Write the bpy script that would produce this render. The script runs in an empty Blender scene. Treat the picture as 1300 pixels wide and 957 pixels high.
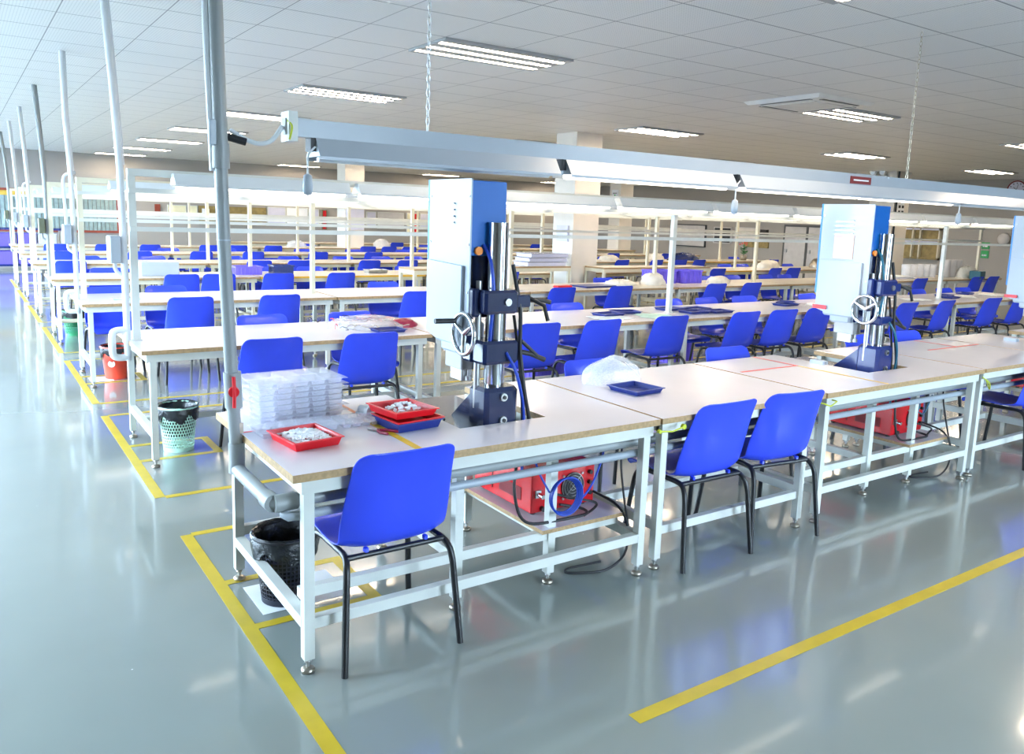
import bpy, math, random
from mathutils import Vector, Matrix
random.seed(7)
PI = math.pi
SC = bpy.context.scene
COL = SC.collection
CEIL = 2.912

# ------------------------------------------------------------------ materials
def mat(name, col, rough=.5, metal=0., noise=.06, scale=6., bump=0., emit=None, es=0., alpha=None, trans=0., coat=0., spec=None):
    m = bpy.data.materials.new(name); m.use_nodes = True
    nt = m.node_tree; b = nt.nodes['Principled BSDF']
    b.inputs['Roughness'].default_value = rough
    b.inputs['Metallic'].default_value = metal
    c = (*col, 1)
    tc = nt.nodes.new('ShaderNodeTexCoord')
    n = nt.nodes.new('ShaderNodeTexNoise'); n.inputs['Scale'].default_value = scale; n.inputs['Detail'].default_value = 3
    nt.links.new(tc.outputs['Object'], n.inputs['Vector'])
    r = nt.nodes.new('ShaderNodeValToRGB')
    r.color_ramp.elements[0].position = .3; r.color_ramp.elements[1].position = .7
    r.color_ramp.elements[0].color = (*[max(0, v*(1-noise)) for v in col], 1)
    r.color_ramp.elements[1].color = (*[min(1, v*(1+noise)) for v in col], 1)
    nt.links.new(n.outputs['Fac'], r.inputs['Fac'])
    nt.links.new(r.outputs['Color'], b.inputs['Base Color'])
    if bump:
        bp = nt.nodes.new('ShaderNodeBump'); bp.inputs['Strength'].default_value = bump; bp.inputs['Distance'].default_value = .01
        nt.links.new(n.outputs['Fac'], bp.inputs['Height']); nt.links.new(bp.outputs['Normal'], b.inputs['Normal'])
    if emit:
        b.inputs['Emission Color'].default_value = (*emit, 1); b.inputs['Emission Strength'].default_value = es
    if alpha is not None: b.inputs['Alpha'].default_value = alpha
    if trans: b.inputs['Transmission Weight'].default_value = trans
    if coat: b.inputs['Coat Weight'].default_value = coat
    if spec is not None: b.inputs['Specular IOR Level'].default_value = spec
    return m

M = {}
M['white'] = mat('white_painted_steel', (.66, .67, .62), .38)
M['cream'] = mat('cream_painted_steel', (.70, .64, .48), .4)
M['laminate'] = mat('white_laminate', (.68, .65, .71), .2, scale=2, noise=.03)
M['oldtop'] = mat('worn_beige_laminate', (.70, .63, .52), .3, scale=3)
M['tan'] = mat('chipboard_edge', (.42, .27, .13), .6, scale=60, noise=.2)
M['orange_edge'] = mat('orange_edge_band', (.75, .42, .03), .5)
M['chair'] = mat('blue_plastic', (.035, .075, .80), .24, noise=.03, spec=.5)
M['chair_dim'] = mat('blue_plastic_faded', (.03, .10, .66), .34, noise=.04)
M['black_tube'] = mat('black_steel_tube', (.012, .012, .014), .35)
M['black'] = mat('black_rubber', (.015, .015, .017), .5)
M['bag'] = mat('black_bin_liner', (.02, .022, .025), .22, bump=.9, scale=25)
M['chrome'] = mat('polished_chrome', (.62, .64, .66), .15, 1., noise=.02)
M['steel'] = mat('dull_steel', (.5, .5, .49), .35, 1., noise=.12, scale=20)
M['foot'] = mat('zinc_foot', (.42, .37, .30), .35, .9, noise=.2, scale=30)
M['navy'] = mat('navy_cast_iron', (.006, .014, .06), .25, coat=.5)
M['navy2'] = mat('blue_cast_iron', (.008, .022, .14), .25, coat=.5)
M['cabblue'] = mat('cabinet_blue_paint', (.005, .12, .46), .3)
M['cabblue2'] = mat('cabinet_bright_blue_trim', (.02, .25, .75), .35)
M['cabwhite'] = mat('cabinet_white_paint', (.42, .47, .53), .3, noise=.02)
M['red'] = mat('red_painted_metal', (.62, .012, .018), .25)
M['redplastic'] = mat('red_plastic', (.72, .012, .02), .3)
M['darkred'] = mat('red_enclosure_vent', (.2, .006, .01), .5)
M['blueplastic'] = mat('dark_blue_plastic', (.015, .03, .20), .32)
M['pvc'] = mat('grey_pvc', (.31, .33, .33), .35, noise=.03)
M['pvcw'] = mat('white_pvc', (.72, .74, .76), .35, noise=.03)
M['olive'] = mat('olive_grey_box', (.12, .13, .08), .5)
M['wire_blue'] = mat('blue_hose', (.008, .05, .42), .3)
M['teal'] = mat('teal_hose', (.005, .10, .17), .3)
M['orange'] = mat('orange_button', (.9, .25, .01), .3)
M['tape_y'] = mat('yellow_tape', (.56, .40, .02), .35, noise=.08, scale=8)
M['tape_r'] = mat('red_tape', (.72, .06, .05), .45)
M['tape_o'] = mat('orange_tape', (.72, .22, .1), .45)
M['tape_yt'] = mat('mustard_tape', (.72, .44, .01), .4)
M['paper'] = mat('white_paper', (.82, .84, .86), .7, noise=.02)
M['parts'] = mat('white_moulded_parts', (.86, .86, .88), .35)
M['cloth'] = mat('white_cloth', (.72, .68, .60), .85, noise=.12, scale=12, bump=.3)
M['pillar'] = mat('cream_wall_paint', (.76, .71, .64), .7, noise=.02)
M['wall'] = mat('grey_wall_paint', (.37, .345, .315), .75, noise=.03, scale=1.5)
M['trimw'] = mat('dark_joint', (.12, .12, .12), .7)
M['brown'] = mat('red_brown_trim', (.30, .055, .03), .5)
M['ochre'] = mat('ochre_panel', (.66, .42, .06), .6)
M['olivewood'] = mat('olive_wood', (.30, .22, .08), .6, noise=.25, scale=8)
M['paleyellow'] = mat('pale_yellow_panel', (.85, .80, .55), .5)
M['lav'] = mat('pale_lavender_board', (.60, .60, .72), .5, noise=.05)
M['greyboard'] = mat('pale_grey_board', (.58, .56, .55), .6)
M['curtain'] = mat('grey_green_blind', (.28, .36, .34), .6, noise=.15, scale=10)
M['purple'] = mat('violet_plastic', (.18, .13, .75), .35)
M['green'] = mat('green_plastic', (.06, .36, .16), .4)
M['mint'] = mat('mint_plastic', (.52, .82, .68), .35)
M['binred'] = mat('red_orange_plastic', (.80, .07, .035), .35)
M['leaf'] = mat('plant_leaf', (.03, .20, .05), .5)
M['exitgreen'] = mat('exit_sign_green', (.02, .35, .08), .4)
M['maroon'] = mat('maroon_label', (.20, .02, .02), .5)
M['teal_box'] = mat('dark_teal_box', (.02, .12, .16), .5)
M['maroonplastic'] = mat('maroon_handle', (.30, .015, .05), .35)
M['ygreen'] = mat('yellow_green_wire', (.55, .62, .03), .4)
M['whiteplastic'] = mat('white_plastic', (.78, .78, .76), .4)
M['screen'] = mat('dark_slot', (.03, .035, .04), .4)
M['panelgrey'] = mat('lamp_reflector', (.40, .40, .40), .35)
M['reflector'] = mat('white_lamp_reflector', (.37, .41, .46), .3, noise=.02)
M['tube'] = mat('lit_ceiling_tube', (1, 1, 1), .4, emit=(1, .82, .62), es=30.)
M['rowreflector'] = mat('bright_lamp_reflector', (.66, .70, .72), .3, noise=.02)
M['benchtube'] = mat('lit_bench_tube', (1, 1, 1), .4, emit=(1, .90, .74), es=2.6)
M['offtube'] = mat('unlit_white_tube', (.85, .88, .9), .3)

def thin_clear(name, tint, amount, rough=.08):
    m = bpy.data.materials.new(name); m.use_nodes = True; nt = m.node_tree; nt.nodes.clear()
    o = nt.nodes.new('ShaderNodeOutputMaterial'); mx = nt.nodes.new('ShaderNodeMixShader')
    t = nt.nodes.new('ShaderNodeBsdfTransparent'); p = nt.nodes.new('ShaderNodeBsdfPrincipled')
    p.inputs['Base Color'].default_value = (*tint, 1); p.inputs['Roughness'].default_value = rough
    n = nt.nodes.new('ShaderNodeTexNoise'); n.inputs['Scale'].default_value = 30
    mp = nt.nodes.new('ShaderNodeMapRange'); mp.inputs['To Min'].default_value = amount*.7; mp.inputs['To Max'].default_value = min(1, amount*1.3)
    nt.links.new(n.outputs['Fac'], mp.inputs['Value']); nt.links.new(mp.outputs['Result'], mx.inputs['Fac'])
    nt.links.new(t.outputs[0], mx.inputs[1]); nt.links.new(p.outputs[0], mx.inputs[2]); nt.links.new(mx.outputs[0], o.inputs['Surface'])
    return m
M['glass'] = thin_clear('window_glass', (.8, .9, 1), .08, .02)
M['clear'] = thin_clear('clear_plastic', (.84, .85, .96), .30, .12)
M['clearbag'] = thin_clear('clear_bag_film', (.9, .92, .96), .38, .15)

def floor_mat():
    m = bpy.data.materials.new('glossy_epoxy_floor'); m.use_nodes = True; nt = m.node_tree; b = nt.nodes['Principled BSDF']
    tc = nt.nodes.new('ShaderNodeTexCoord')
    n1 = nt.nodes.new('ShaderNodeTexNoise'); n1.inputs['Scale'].default_value = .7; n1.inputs['Detail'].default_value = 4
    nt.links.new(tc.outputs['Object'], n1.inputs['Vector'])
    r = nt.nodes.new('ShaderNodeValToRGB'); r.color_ramp.elements[0].position = .3; r.color_ramp.elements[1].position = .7
    r.color_ramp.elements[0].color = (.228, .256, .240, 1); r.color_ramp.elements[1].color = (.265, .295, .275, 1)
    nt.links.new(n1.outputs['Fac'], r.inputs['Fac'])
    # scattered pale specks
    v = nt.nodes.new('ShaderNodeTexVoronoi'); v.inputs['Scale'].default_value = 3.2
    nt.links.new(tc.outputs['Object'], v.inputs['Vector'])
    lt = nt.nodes.new('ShaderNodeMath'); lt.operation = 'LESS_THAN'; lt.inputs[1].default_value = .012
    nt.links.new(v.outputs['Distance'], lt.inputs[0])
    mx = nt.nodes.new('ShaderNodeMixRGB'); mx.inputs[2].default_value = (.6, .62, .6, 1)
    nt.links.new(lt.outputs[0], mx.inputs[0]); nt.links.new(r.outputs[0], mx.inputs[1]); nt.links.new(mx.outputs[0], b.inputs['Base Color'])
    n2 = nt.nodes.new('ShaderNodeTexNoise'); n2.inputs['Scale'].default_value = 2.; nt.links.new(tc.outputs['Object'], n2.inputs['Vector'])
    mr = nt.nodes.new('ShaderNodeMapRange'); mr.inputs['To Min'].default_value = .13; mr.inputs['To Max'].default_value = .24
    nt.links.new(n2.outputs['Fac'], mr.inputs['Value']); nt.links.new(mr.outputs[0], b.inputs['Roughness'])
    n3 = nt.nodes.new('ShaderNodeTexNoise'); n3.inputs['Scale'].default_value = 1.3; nt.links.new(tc.outputs['Object'], n3.inputs['Vector'])
    bp = nt.nodes.new('ShaderNodeBump'); bp.inputs['Strength'].default_value = .12; bp.inputs['Distance'].default_value = .02
    nt.links.new(n3.outputs['Fac'], bp.inputs['Height']); nt.links.new(bp.outputs[0], b.inputs['Normal'])
    b.inputs['Coat Weight'].default_value = .7; b.inputs['Coat Roughness'].default_value = .07
    return m

def ceil_mat():
    m = bpy.data.materials.new('perforated_ceiling_tiles'); m.use_nodes = True; nt = m.node_tree; b = nt.nodes['Principled BSDF']
    geo = nt.nodes.new('ShaderNodeNewGeometry'); sep = nt.nodes.new('ShaderNodeSeparateXYZ'); nt.links.new(geo.outputs['Position'], sep.inputs[0])
    def mth(op, a, bb=None):
        n = nt.nodes.new('ShaderNodeMath'); n.operation = op
        for i, q in enumerate((a, bb)):
            if q is None: continue
            if isinstance(q, (int, float)): n.inputs[i].default_value = q
            else: nt.links.new(q, n.inputs[i])
        return n.outputs[0]
    def groove(ch, off, w):
        d = mth('FRACT', mth('DIVIDE', mth('SUBTRACT', sep.outputs[ch], off - 6.), .6))
        d = mth('ABSOLUTE', mth('SUBTRACT', d, .5))           # .5 at the joint
        return mth('GREATER_THAN', d, .5 - w/.6)
    g = mth('MAXIMUM', groove(0, 3.051, .004), groove(1, 5.444, .006))
    def dots(ch):
        d = mth('FRACT', mth('DIVIDE', sep.outputs[ch], .02)); return mth('ABSOLUTE', mth('SUBTRACT', d, .5))
    dd = mth('ADD', mth('POWER', dots(0), 2), mth('POWER', dots(1), 2))
    hole = mth('MULTIPLY', mth('LESS_THAN', dd, .03), .45)
    f = mth('MAXIMUM', mth('MULTIPLY', g, .75), hole)
    mx = nt.nodes.new('ShaderNodeMixRGB'); mx.inputs[1].default_value = (.82, .82, .81, 1); mx.inputs[2].default_value = (.10, .11, .13, 1)
    nt.links.new(f, mx.inputs[0]); nt.links.new(mx.outputs[0], b.inputs['Base Color'])
    b.inputs['Roughness'].default_value = .45
    return m

def perforated(name, col, kind='mesh'):
    """plastic basket wall with real see-through openings (alpha from a regular pattern)"""
    m = bpy.data.materials.new(name); m.use_nodes = True; nt = m.node_tree; b = nt.nodes['Principled BSDF']
    b.inputs['Base Color'].default_value = (*col, 1); b.inputs['Roughness'].default_value = .35
    uv = nt.nodes.new('ShaderNodeUVMap'); sep = nt.nodes.new('ShaderNodeSeparateXYZ'); nt.links.new(uv.outputs[0], sep.inputs[0])
    def mth(op, a, bb=None):
        n = nt.nodes.new('ShaderNodeMath'); n.operation = op
        for i, q in enumerate((a, bb)):
            if q is None: continue
            if isinstance(q, (int, float)): n.inputs[i].default_value = q
            else: nt.links.new(q, n.inputs[i])
        return n.outputs[0]
    nu, nv = (44, 16) if kind == 'mesh' else (40, 14)
    v = mth('MULTIPLY', sep.outputs[1], nv)
    u = mth('MULTIPLY', sep.outputs[0], nu)
    if kind != 'mesh':
        u = mth('ADD', u, mth('MULTIPLY', mth('FLOOR', v), .5))
    du = mth('ABSOLUTE', mth('SUBTRACT', mth('FRACT', u), .5)); dv = mth('ABSOLUTE', mth('SUBTRACT', mth('FRACT', v), .5))
    if kind == 'mesh': h = mth('MULTIPLY', mth('LESS_THAN', du, .33), mth('LESS_THAN', dv, .33))
    else: h = mth('LESS_THAN', mth('ADD', mth('POWER', mth('MULTIPLY', du, 3.4), 2), mth('POWER', mth('MULTIPLY', dv, 2.5), 2)), 1.)
    band = mth('MULTIPLY', mth('GREATER_THAN', sep.outputs[1], .10), mth('LESS_THAN', sep.outputs[1], .97))
    nt.links.new(mth('SUBTRACT', 1., mth('MULTIPLY', h, band)), b.inputs['Alpha'])
    return m

# ------------------------------------------------------------------ mesh builder
class MB:
    def __init__(s): s.v = []; s.f = []; s.m = []; s.uv = {}; s.mats = []; s.smooth = []
    def mi(s, k):
        if k not in s.mats: s.mats.append(k)
        return s.mats.index(k)
    def add(s, vs, fs, k, smooth=False, uvs=None):
        o = len(s.v); s.v += [Vector(p) for p in vs]; i = s.mi(k)
        for j, f in enumerate(fs):
            if uvs: s.uv[len(s.f)] = uvs[j]
            s.f.append([q+o for q in f]); s.m.append(i); s.smooth.append(smooth)
        return s
    def box(s, x0, x1, y0, y1, z0, z1, k, top=None, xf=None, b=0.):
        x0, x1 = min(x0, x1), max(x0, x1); y0, y1 = min(y0, y1), max(y0, y1); z0, z1 = min(z0, z1), max(z0, z1)
        if b > 0:      # chamfered vertical edges and top/bottom rims
            b = min(b, (x1-x0)/2.01, (y1-y0)/2.01, (z1-z0)/2.01)
            def ring(z, i):
                a0, a1, c0, c1 = x0+i, x1-i, y0+i, y1-i
                return [(a0+b-i if False else a0+b, c0, z), (a1-b, c0, z), (a1, c0+b, z), (a1, c1-b, z), (a1-b, c1, z), (a0+b, c1, z), (a0, c1-b, z), (a0, c0+b, z)]
            R = [ring(z0, b*.6), ring(z0+b, 0), ring(z1-b, 0), ring(z1, b*.6)]
            vs = [p for r in R for p in r]
            if xf: vs = [xf @ Vector(p) for p in vs]
            fs = [[7-i for i in range(8)]] + [[l*8+i, l*8+(i+1) % 8, (l+1)*8+(i+1) % 8, (l+1)*8+i] for l in range(3) for i in range(8)]
            s.add(vs, fs, k); s.add(vs[24:], [list(range(8))], top or k); return s
        vs = [(x0, y0, z0), (x1, y0, z0), (x1, y1, z0), (x0, y1, z0), (x0, y0, z1), (x1, y0, z1), (x1, y1, z1), (x0, y1, z1)]
        if xf: vs = [xf @ Vector(p) for p in vs]
        s.add(vs, [[3, 2, 1, 0], [0, 1, 5, 4], [1, 2, 6, 5], [2, 3, 7, 6], [3, 0, 4, 7]] + ([] if top else [[4, 5, 6, 7]]), k)
        if top: s.add(vs, [[4, 5, 6, 7]], top)
        return s
    def tube(s, pts, r, k, n=8, closed=False, fil=0., caps=True, r2=None):
        pts = [Vector(p) for p in pts]
        if fil > 0 and len(pts) > 2:
            q = [pts[0]]
            for i in range(1, len(pts)-1):
                a, b, c = pts[i-1], pts[i], pts[i+1]
                d1 = min(fil, (a-b).length*.48); d2 = min(fil, (c-b).length*.48)
                p0 = b+(a-b).normalized()*d1; p2 = b+(c-b).normalized()*d2
                for t in (0, .25, .5, .75, 1): q.append(p0*(1-t)**2 + b*2*t*(1-t) + p2*t*t)
            q.append(pts[-1]); pts = q
        N = len(pts); vs = []; prev = None
        for i in range(N):
            if closed: d = pts[(i+1) % N]-pts[i-1]
            else: d = pts[min(i+1, N-1)]-pts[max(i-1, 0)]
            d.normalize()
            if prev is None:
                a = Vector((0, 0, 1)) if abs(d.z) < .9 else Vector((1, 0, 0))
                prev = d.cross(a).normalized()
            u = (prev - d*prev.dot(d)).normalized(); prev = u; w = d.cross(u)
            rr = r if r2 is None else r+(r2-r)*i/(N-1)
            for j in range(n):
                t = 2*PI*(j+.5)/n; vs.append(pts[i]+(u*math.cos(t)+w*math.sin(t))*rr)
        fs = []
        for i in range(N if closed else N-1):
            for j in range(n):
                a = i*n+j; b = i*n+(j+1) % n; c = ((i+1) % N)*n+(j+1) % n; d = ((i+1) % N)*n+j
                fs.append([a, b, c, d])
        s.add(vs, fs, k, n > 5)
        if not closed and caps:
            s.add(vs[:n], [list(range(n))[::-1]], k); s.add(vs[-n:], [list(range(n))], k)
        return s
    def cyl(s, p0, p1, r, k, n=16, r2=None): return s.tube([p0, p1], r, k, n, r2=r2)
    def lathe(s, prof, k, n=24, c=(0, 0, 0), uv=False, sq=None):
        vs = []; c = Vector(c)
        for r, z in prof:
            for j in range(n):
                t = 2*PI*j/n; vs.append(c+Vector((r*math.cos(t), r*math.sin(t), z)))
        fs = []; uvs = []
        for i in range(len(prof)-1):
            for j in range(n):
                fs.append([i*n+j, i*n+(j+1) % n, (i+1)*n+(j+1) % n, (i+1)*n+j])
                u0, u1 = j/n, (j+1)/n; v0, v1 = i/(len(prof)-1), (i+1)/(len(prof)-1)
                uvs.append([(u0, v0), (u1, v0), (u1, v1), (u0, v1)])
        return s.add(vs, fs, k, True, uvs if uv else None)
    def build(s, name, parent=None, loc=None, rot=None):
        me = bpy.data.meshes.new(name); me.from_pydata([tuple(v) for v in s.v], [], s.f)
        for k in s.mats: me.materials.append(M[k] if isinstance(k, str) else k)
        me.polygons.foreach_set('material_index', s.m); me.polygons.foreach_set('use_smooth', s.smooth)
        if s.uv:
            L = me.uv_layers.new(name='UVMap')
            for p in me.polygons:
                if p.index in s.uv:
                    for li, q in zip(p.loop_indices, s.uv[p.index]): L.data[li].uv = q
        me.update()
        o = bpy.data.objects.new(name, me); COL.objects.link(o)
        if parent: o.parent = parent
        if loc: o.location = loc
        if rot is not None: o.rotation_euler = (0, 0, rot)
        return o

def thing(name, label, cat, loc=(0, 0, 0), rz=0., group=None):
    o = bpy.data.objects.new(name, None); COL.objects.link(o); o.empty_display_size = .1
    o.location = loc; o.rotation_euler = (0, 0, rz); o['label'] = label; o['category'] = cat
    if group: o['group'] = group
    return o
def tag(o, label, cat, group=None, kind=None):
    o['label'] = label; o['category'] = cat
    if group: o['group'] = group
    if kind: o['kind'] = kind
    return o
def struct(mb, name):
    o = mb.build(name); o['kind'] = 'structure'; return o
def kids(o): return [c for c in bpy.data.objects if c.parent == o]
_kc = {}
def dup(root, loc, rz=0., label=None, group=None):
    def cp(o, par):
        c = o.copy(); COL.objects.link(c); c.parent = par
        if o.name not in _kc: _kc[o.name] = kids(o)
        for ch in _kc[o.name]: cp(ch, c)
        return c
    r = cp(root, None); r.location = loc; r.rotation_euler = (0, 0, rz)
    if label: r['label'] = label
    if group: r['group'] = group
    return r
ORD = ['zeroth', 'first', 'second', 'third', 'fourth', 'fifth', 'sixth', 'seventh', 'eighth', 'ninth', 'tenth', 'eleventh', 'twelfth', 'thirteenth', 'fourteenth', 'fifteenth', 'sixteenth']
def smooth_mod(o, lv=1):
    md = o.modifiers.new('sub', 'SUBSURF'); md.levels = lv; md.render_levels = lv

# ------------------------------------------------------------------ the room
X0, X1, Y0, Y1 = -3.2, 20.8, -2.6, 24.6
M['floor'] = floor_mat(); M['ceiling'] = ceil_mat()
struct(MB().box(X0-.2, X1+.2, Y0-.2, Y1+.2, -.2, 0, 'floor'), 'floor')
struct(MB().box(X0-.2, X1+.2, Y0-.2, Y1+.2, CEIL, CEIL+.2, 'ceiling'), 'ceiling')
struct(MB().box(X1, X1+.2, Y0, Y1, 0, CEIL, 'wall'), 'wall_right')
# left wall with a long run of windows
WZ0, WZ1 = .35, 2.75
wins = [(3.6+2.95*i, 3.6+2.95*i+2.55) for i in range(7)]
fill_wins = [(2.4+4.2*i, 2.4+4.2*i+1.6) for i in range(2)]  # unseen near-wall openings, added to brighten faces turned to the camera
wb = MB(); wb.box(X0-.2, X0, Y0, Y1, 0, WZ0, 'wall'); wb.box(X0-.2, X0, Y0, Y1, WZ1, CEIL, 'wall')
ys = [Y0] + [v for w in wins for v in w] + [Y1]
for i in range(0, len(ys), 2):
    if ys[i+1] > ys[i]: wb.box(X0-.2, X0, ys[i], ys[i+1], WZ0, WZ1, 'wall')
struct(wb, 'wall_left')
wn = MB(); wn.box(X0-.2, X1+.2, Y0-.2, Y0, 0, WZ0, 'wall').box(X0-.2, X1+.2, Y0-.2, Y0, WZ1, CEIL, 'wall')
xs_ = [X0-.2] + [v for w in fill_wins for v in w] + [X1+.2]
for i in range(0, len(xs_), 2): wn.box(xs_[i], xs_[i+1], Y0-.2, Y0, WZ0, WZ1, 'wall')
struct(wn, 'wall_near')
for i, (a, b) in enumerate(fill_wins):  # added windows behind the camera, there for their light
    r = bpy.data.objects.new('window_%d' % (i+11), None); COL.objects.link(r); r.location = ((a+b)/2, Y0-.1, WZ0); r['kind'] = 'structure'
    h = WZ1-WZ0; w = (b-a)/2; f = MB()
    for z in (0, h-.05): f.box(-w, w, -.04, .04, z, z+.05, 'white')
    for x in (-w, -.025, w-.05): f.box(x, x+.05, -.04, .04, .05, h-.05, 'white')
    f.build('window_frame', r); MB().box(-w+.05, w-.05, -.004, .004, .05, h-.05, 'glass').build('pane', r)
for i, (a, b) in enumerate(wins):
    r = thing('window_%d' % (i+1), '', '', (X0-.1, (a+b)/2, WZ0)); del r['label']; del r['category']; r['kind'] = 'structure'
    h = WZ1-WZ0; w = (b-a)/2; f = MB()
    for z in (0, h-.05): f.box(-.04, .04, -w, w, z, z+.05, 'white')
    for y in (-w, -.025, w-.05): f.box(-.04, .04, y, y+.05, .05, h-.05, 'white')
    f.build('window_frame', r)
    MB().box(-.004, .004, -w+.05, w-.05, .05, h-.05, 'glass').build('pane', r)
# far wall, with a glazed double door at the aisle end (left of the frame) and a low glazed screen
DX0, DX1 = -2.9, .2
wb = MB(); wb.box(X0-.2, DX0, Y1, Y1+.2, 0, CEIL, 'wall').box(DX0, DX1, Y1, Y1+.2, 2.6, CEIL, 'wall').box(DX1, X1+.2, Y1, Y1+.2, 0, CEIL, 'wall')
struct(wb, 'wall_far')
r = bpy.data.objects.new('door_1', None); COL.objects.link(r); r.location = ((DX0+DX1)/2, Y1+.1, 0); r['kind'] = 'structure'
f = MB(); w = (DX1-DX0)/2
for z in (0, 2.52): f.box(-w, w, -.04, .04, z, z+.08, 'white')
for x in (-w, -.06, w-.08): f.box(x, x+.08, -.04, .04, .08, 2.52, 'white')
f.build('door_frame', r); MB().box(-w+.08, w-.08, -.004, .004, .08, 2.52, 'glass').build('pane', r)
MB().cyl((-.12, -.08, .9), (-.12, -.08, 1.25), .015, 'steel').cyl((.1, -.08, .9), (.1, -.08, 1.25), .015, 'steel').build('door_handle', r)

wy = Y1
def wall_item(name, x0, x1, z0, z1, k, d=.03):
    return MB().box(x0, x1, wy-d, wy, z0, z1, k)
struct(wall_item('', .22, 3.7, 1.86, 1.92, 'brown', .05), 'trim_1')
struct(wall_item('', .22, 3.7, .82, .88, 'brown', .05), 'trim_2')
o = struct(MB().box(3.62, 3.72, wy-.05, wy, .88, 1.86, 'brown'), 'trim_3')
mb = MB()
for i in range(34):
    x = .24+i*.1; mb.box(x, x+.085, wy-.03-.015*(i % 2), wy-.01, .88, 1.74, 'curtain')
mb.box(.24, 1.6, wy-.035, wy-.005, 1.74, 1.86, 'ochre').box(1.6, 3.62, wy-.035, wy-.005, 1.74, 1.86, 'curtain')
r = struct(mb, 'window_20')

def board(x0, x1, z0, z1, k, label, frame='white', name='notice_board', d=.03):
    r = thing(name, label, 'board', ((x0+x1)/2, wy, z0))
    w = (x1-x0)/2; h = z1-z0
    MB().box(-w, w, -d, 0, 0, h, k).build('panel', r)
    f = MB()
    for z in (-.02, h): f.box(-w-.02, w+.02, -d-.01, 0, z, z+.02, frame)
    for x in (-w-.02, w): f.box(x, x+.02, -d-.01, 0, 0, h, frame)
    f.build('frame', r); return r
board(4.95, 5.42, 1.35, 1.62, 'paleyellow', 'pale yellow panel on the far wall beside brown wooden boards')
board(5.5, 5.72, 1.35, 1.62, 'paleyellow', 'narrow pale yellow panel on the far wall, right of the wider one')
r = board(5.8, 7.7, 1.12, 1.62, 'olivewood', 'long olive brown wooden board on the far wall', 'olivewood')
tag(MB().box(5.86, 6.06, wy-.06, wy-.042, 1.42, 1.56, 'paper').build('paper_notice'), 'small white paper notice pinned on the brown board at the far wall', 'notice')
board(4.62, 4.72, 1.32, 1.62, 'brown', 'slim red brown panel on the far wall left of the yellow panels', 'brown')
board(7.78, 8.3, 1.16, 1.66, 'lav', 'pale lavender board on the far wall right of the brown board')
board(8.36, 9.0, 1.16, 1.66, 'paper', 'bright white rectangular board on the far wall')
board(9.06, 9.36, 1.16, 1.64, 'lav', 'narrow lavender board on the far wall beside the bright white one')
board(9.5, 9.62, 1.05, 1.62, 'red', 'red and green cabinet panel on the far wall left of the middle pillar', 'olive')
board(11.0, 11.3, 1.2, 1.62, 'lav', 'small lavender board on the far wall right of the middle pillar')
board(11.4, 12.3, 1.12, 1.62, 'greyboard', 'wide pale grey board on the far wall')
board(12.45, 12.55, 1.0, 1.62, 'paleyellow', 'narrow yellow strip board on the far wall')
board(12.68, 12.8, 1.0, 1.62, 'red', 'red strip board on the far wall beside the yellow strip')
board(12.95, 13.6, 1.12, 1.62, 'lav', 'lavender board on the far wall beside the red strip')

# pillars
def pillar(i, x, y, w=.5):
    return struct(MB().box(x, x+w, y, y+w, 0, CEIL, 'pillar'), 'pillar_%d' % i)
pillar(1, 7.73, 9.73); pillar(2, 7.82, 18.75); pillar(3, 16.55, 18.6); pillar(4, 17.3, 10.35, .6)
tag(MB().box(7.84, 8.3, 18.715, 18.75, 1.18, 1.68, 'lav').build('paper_notice'), 'large pale notice fixed to the front of the far left pillar', 'notice')
tag(MB().box(7.70, 7.73, 9.82, 10.1, 1.28, 1.52, 'lav').build('paper_notice'), 'pale blue paper notice on the side of the nearest wide pillar', 'notice')
# notice with green marks on the distant pillar, near its top
r = thing('paper_notice', 'white notice with green running figure high on the distant middle pillar', 'notice', (16.55, 18.85, 2.38))
MB().box(-.02, 0, -.14, .14, -.16, .16, 'paper').build('sheet', r)
MB().box(-.025, -.02, -.03, .02, -.1, .02, 'exitgreen').box(-.025, -.02, -.09, .09, .05, .07, 'black').box(-.025, -.02, .04, .08, -.1, -.02, 'exitgreen').box(-.025, -.02, -.1, -.06, -.1, -.02, 'exitgreen').build('printing', r)
# emergency light on pillar 4
r = thing('emergency_light', 'white twin-head emergency light high on the right hand pillar', 'emergency light', (17.30, 10.75, 2.80))
MB().box(-.1, 0, -.2, .2, -.1, .02, 'whiteplastic', b=.01).build('battery_box', r)
for s_ in (-1, 1):
    m = MB().lathe([(0, 0), (.075, .0), (.085, .03), (.06, .09), (0, .1)], 'whiteplastic', 16).lathe([(0, -.002), (.06, -.002)], 'chrome', 16)
    o = m.build('lamp_head', r, (-.12, s_*.11, .1)); o.rotation_euler = (0, PI/2*-1+PI, 0)
# notice on pillar 4
r = thing('paper_notice', 'white printed notice with rows of dark marks on the right hand pillar', 'notice', (17.55, 10.35, 2.2))
MB().box(-.13, .14, -.02, 0, -.24, .24, 'paper').build('sheet', r)
mb = MB()
for a in range(2):
    for b in range(4): MB().box(-.09+a*.13, -.01+a*.13, -.024, -.02, -.2+b*.115, -.14+b*.115, 'black').build('printed_mark', r)
MB_ = MB().cyl((17.36, 10.33, 0), (17.36, 10.33, CEIL), .02, 'black', 8).build('cable_conduit'); tag(MB_, 'dark thin conduit running down the right hand pillar', 'conduit')

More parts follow.
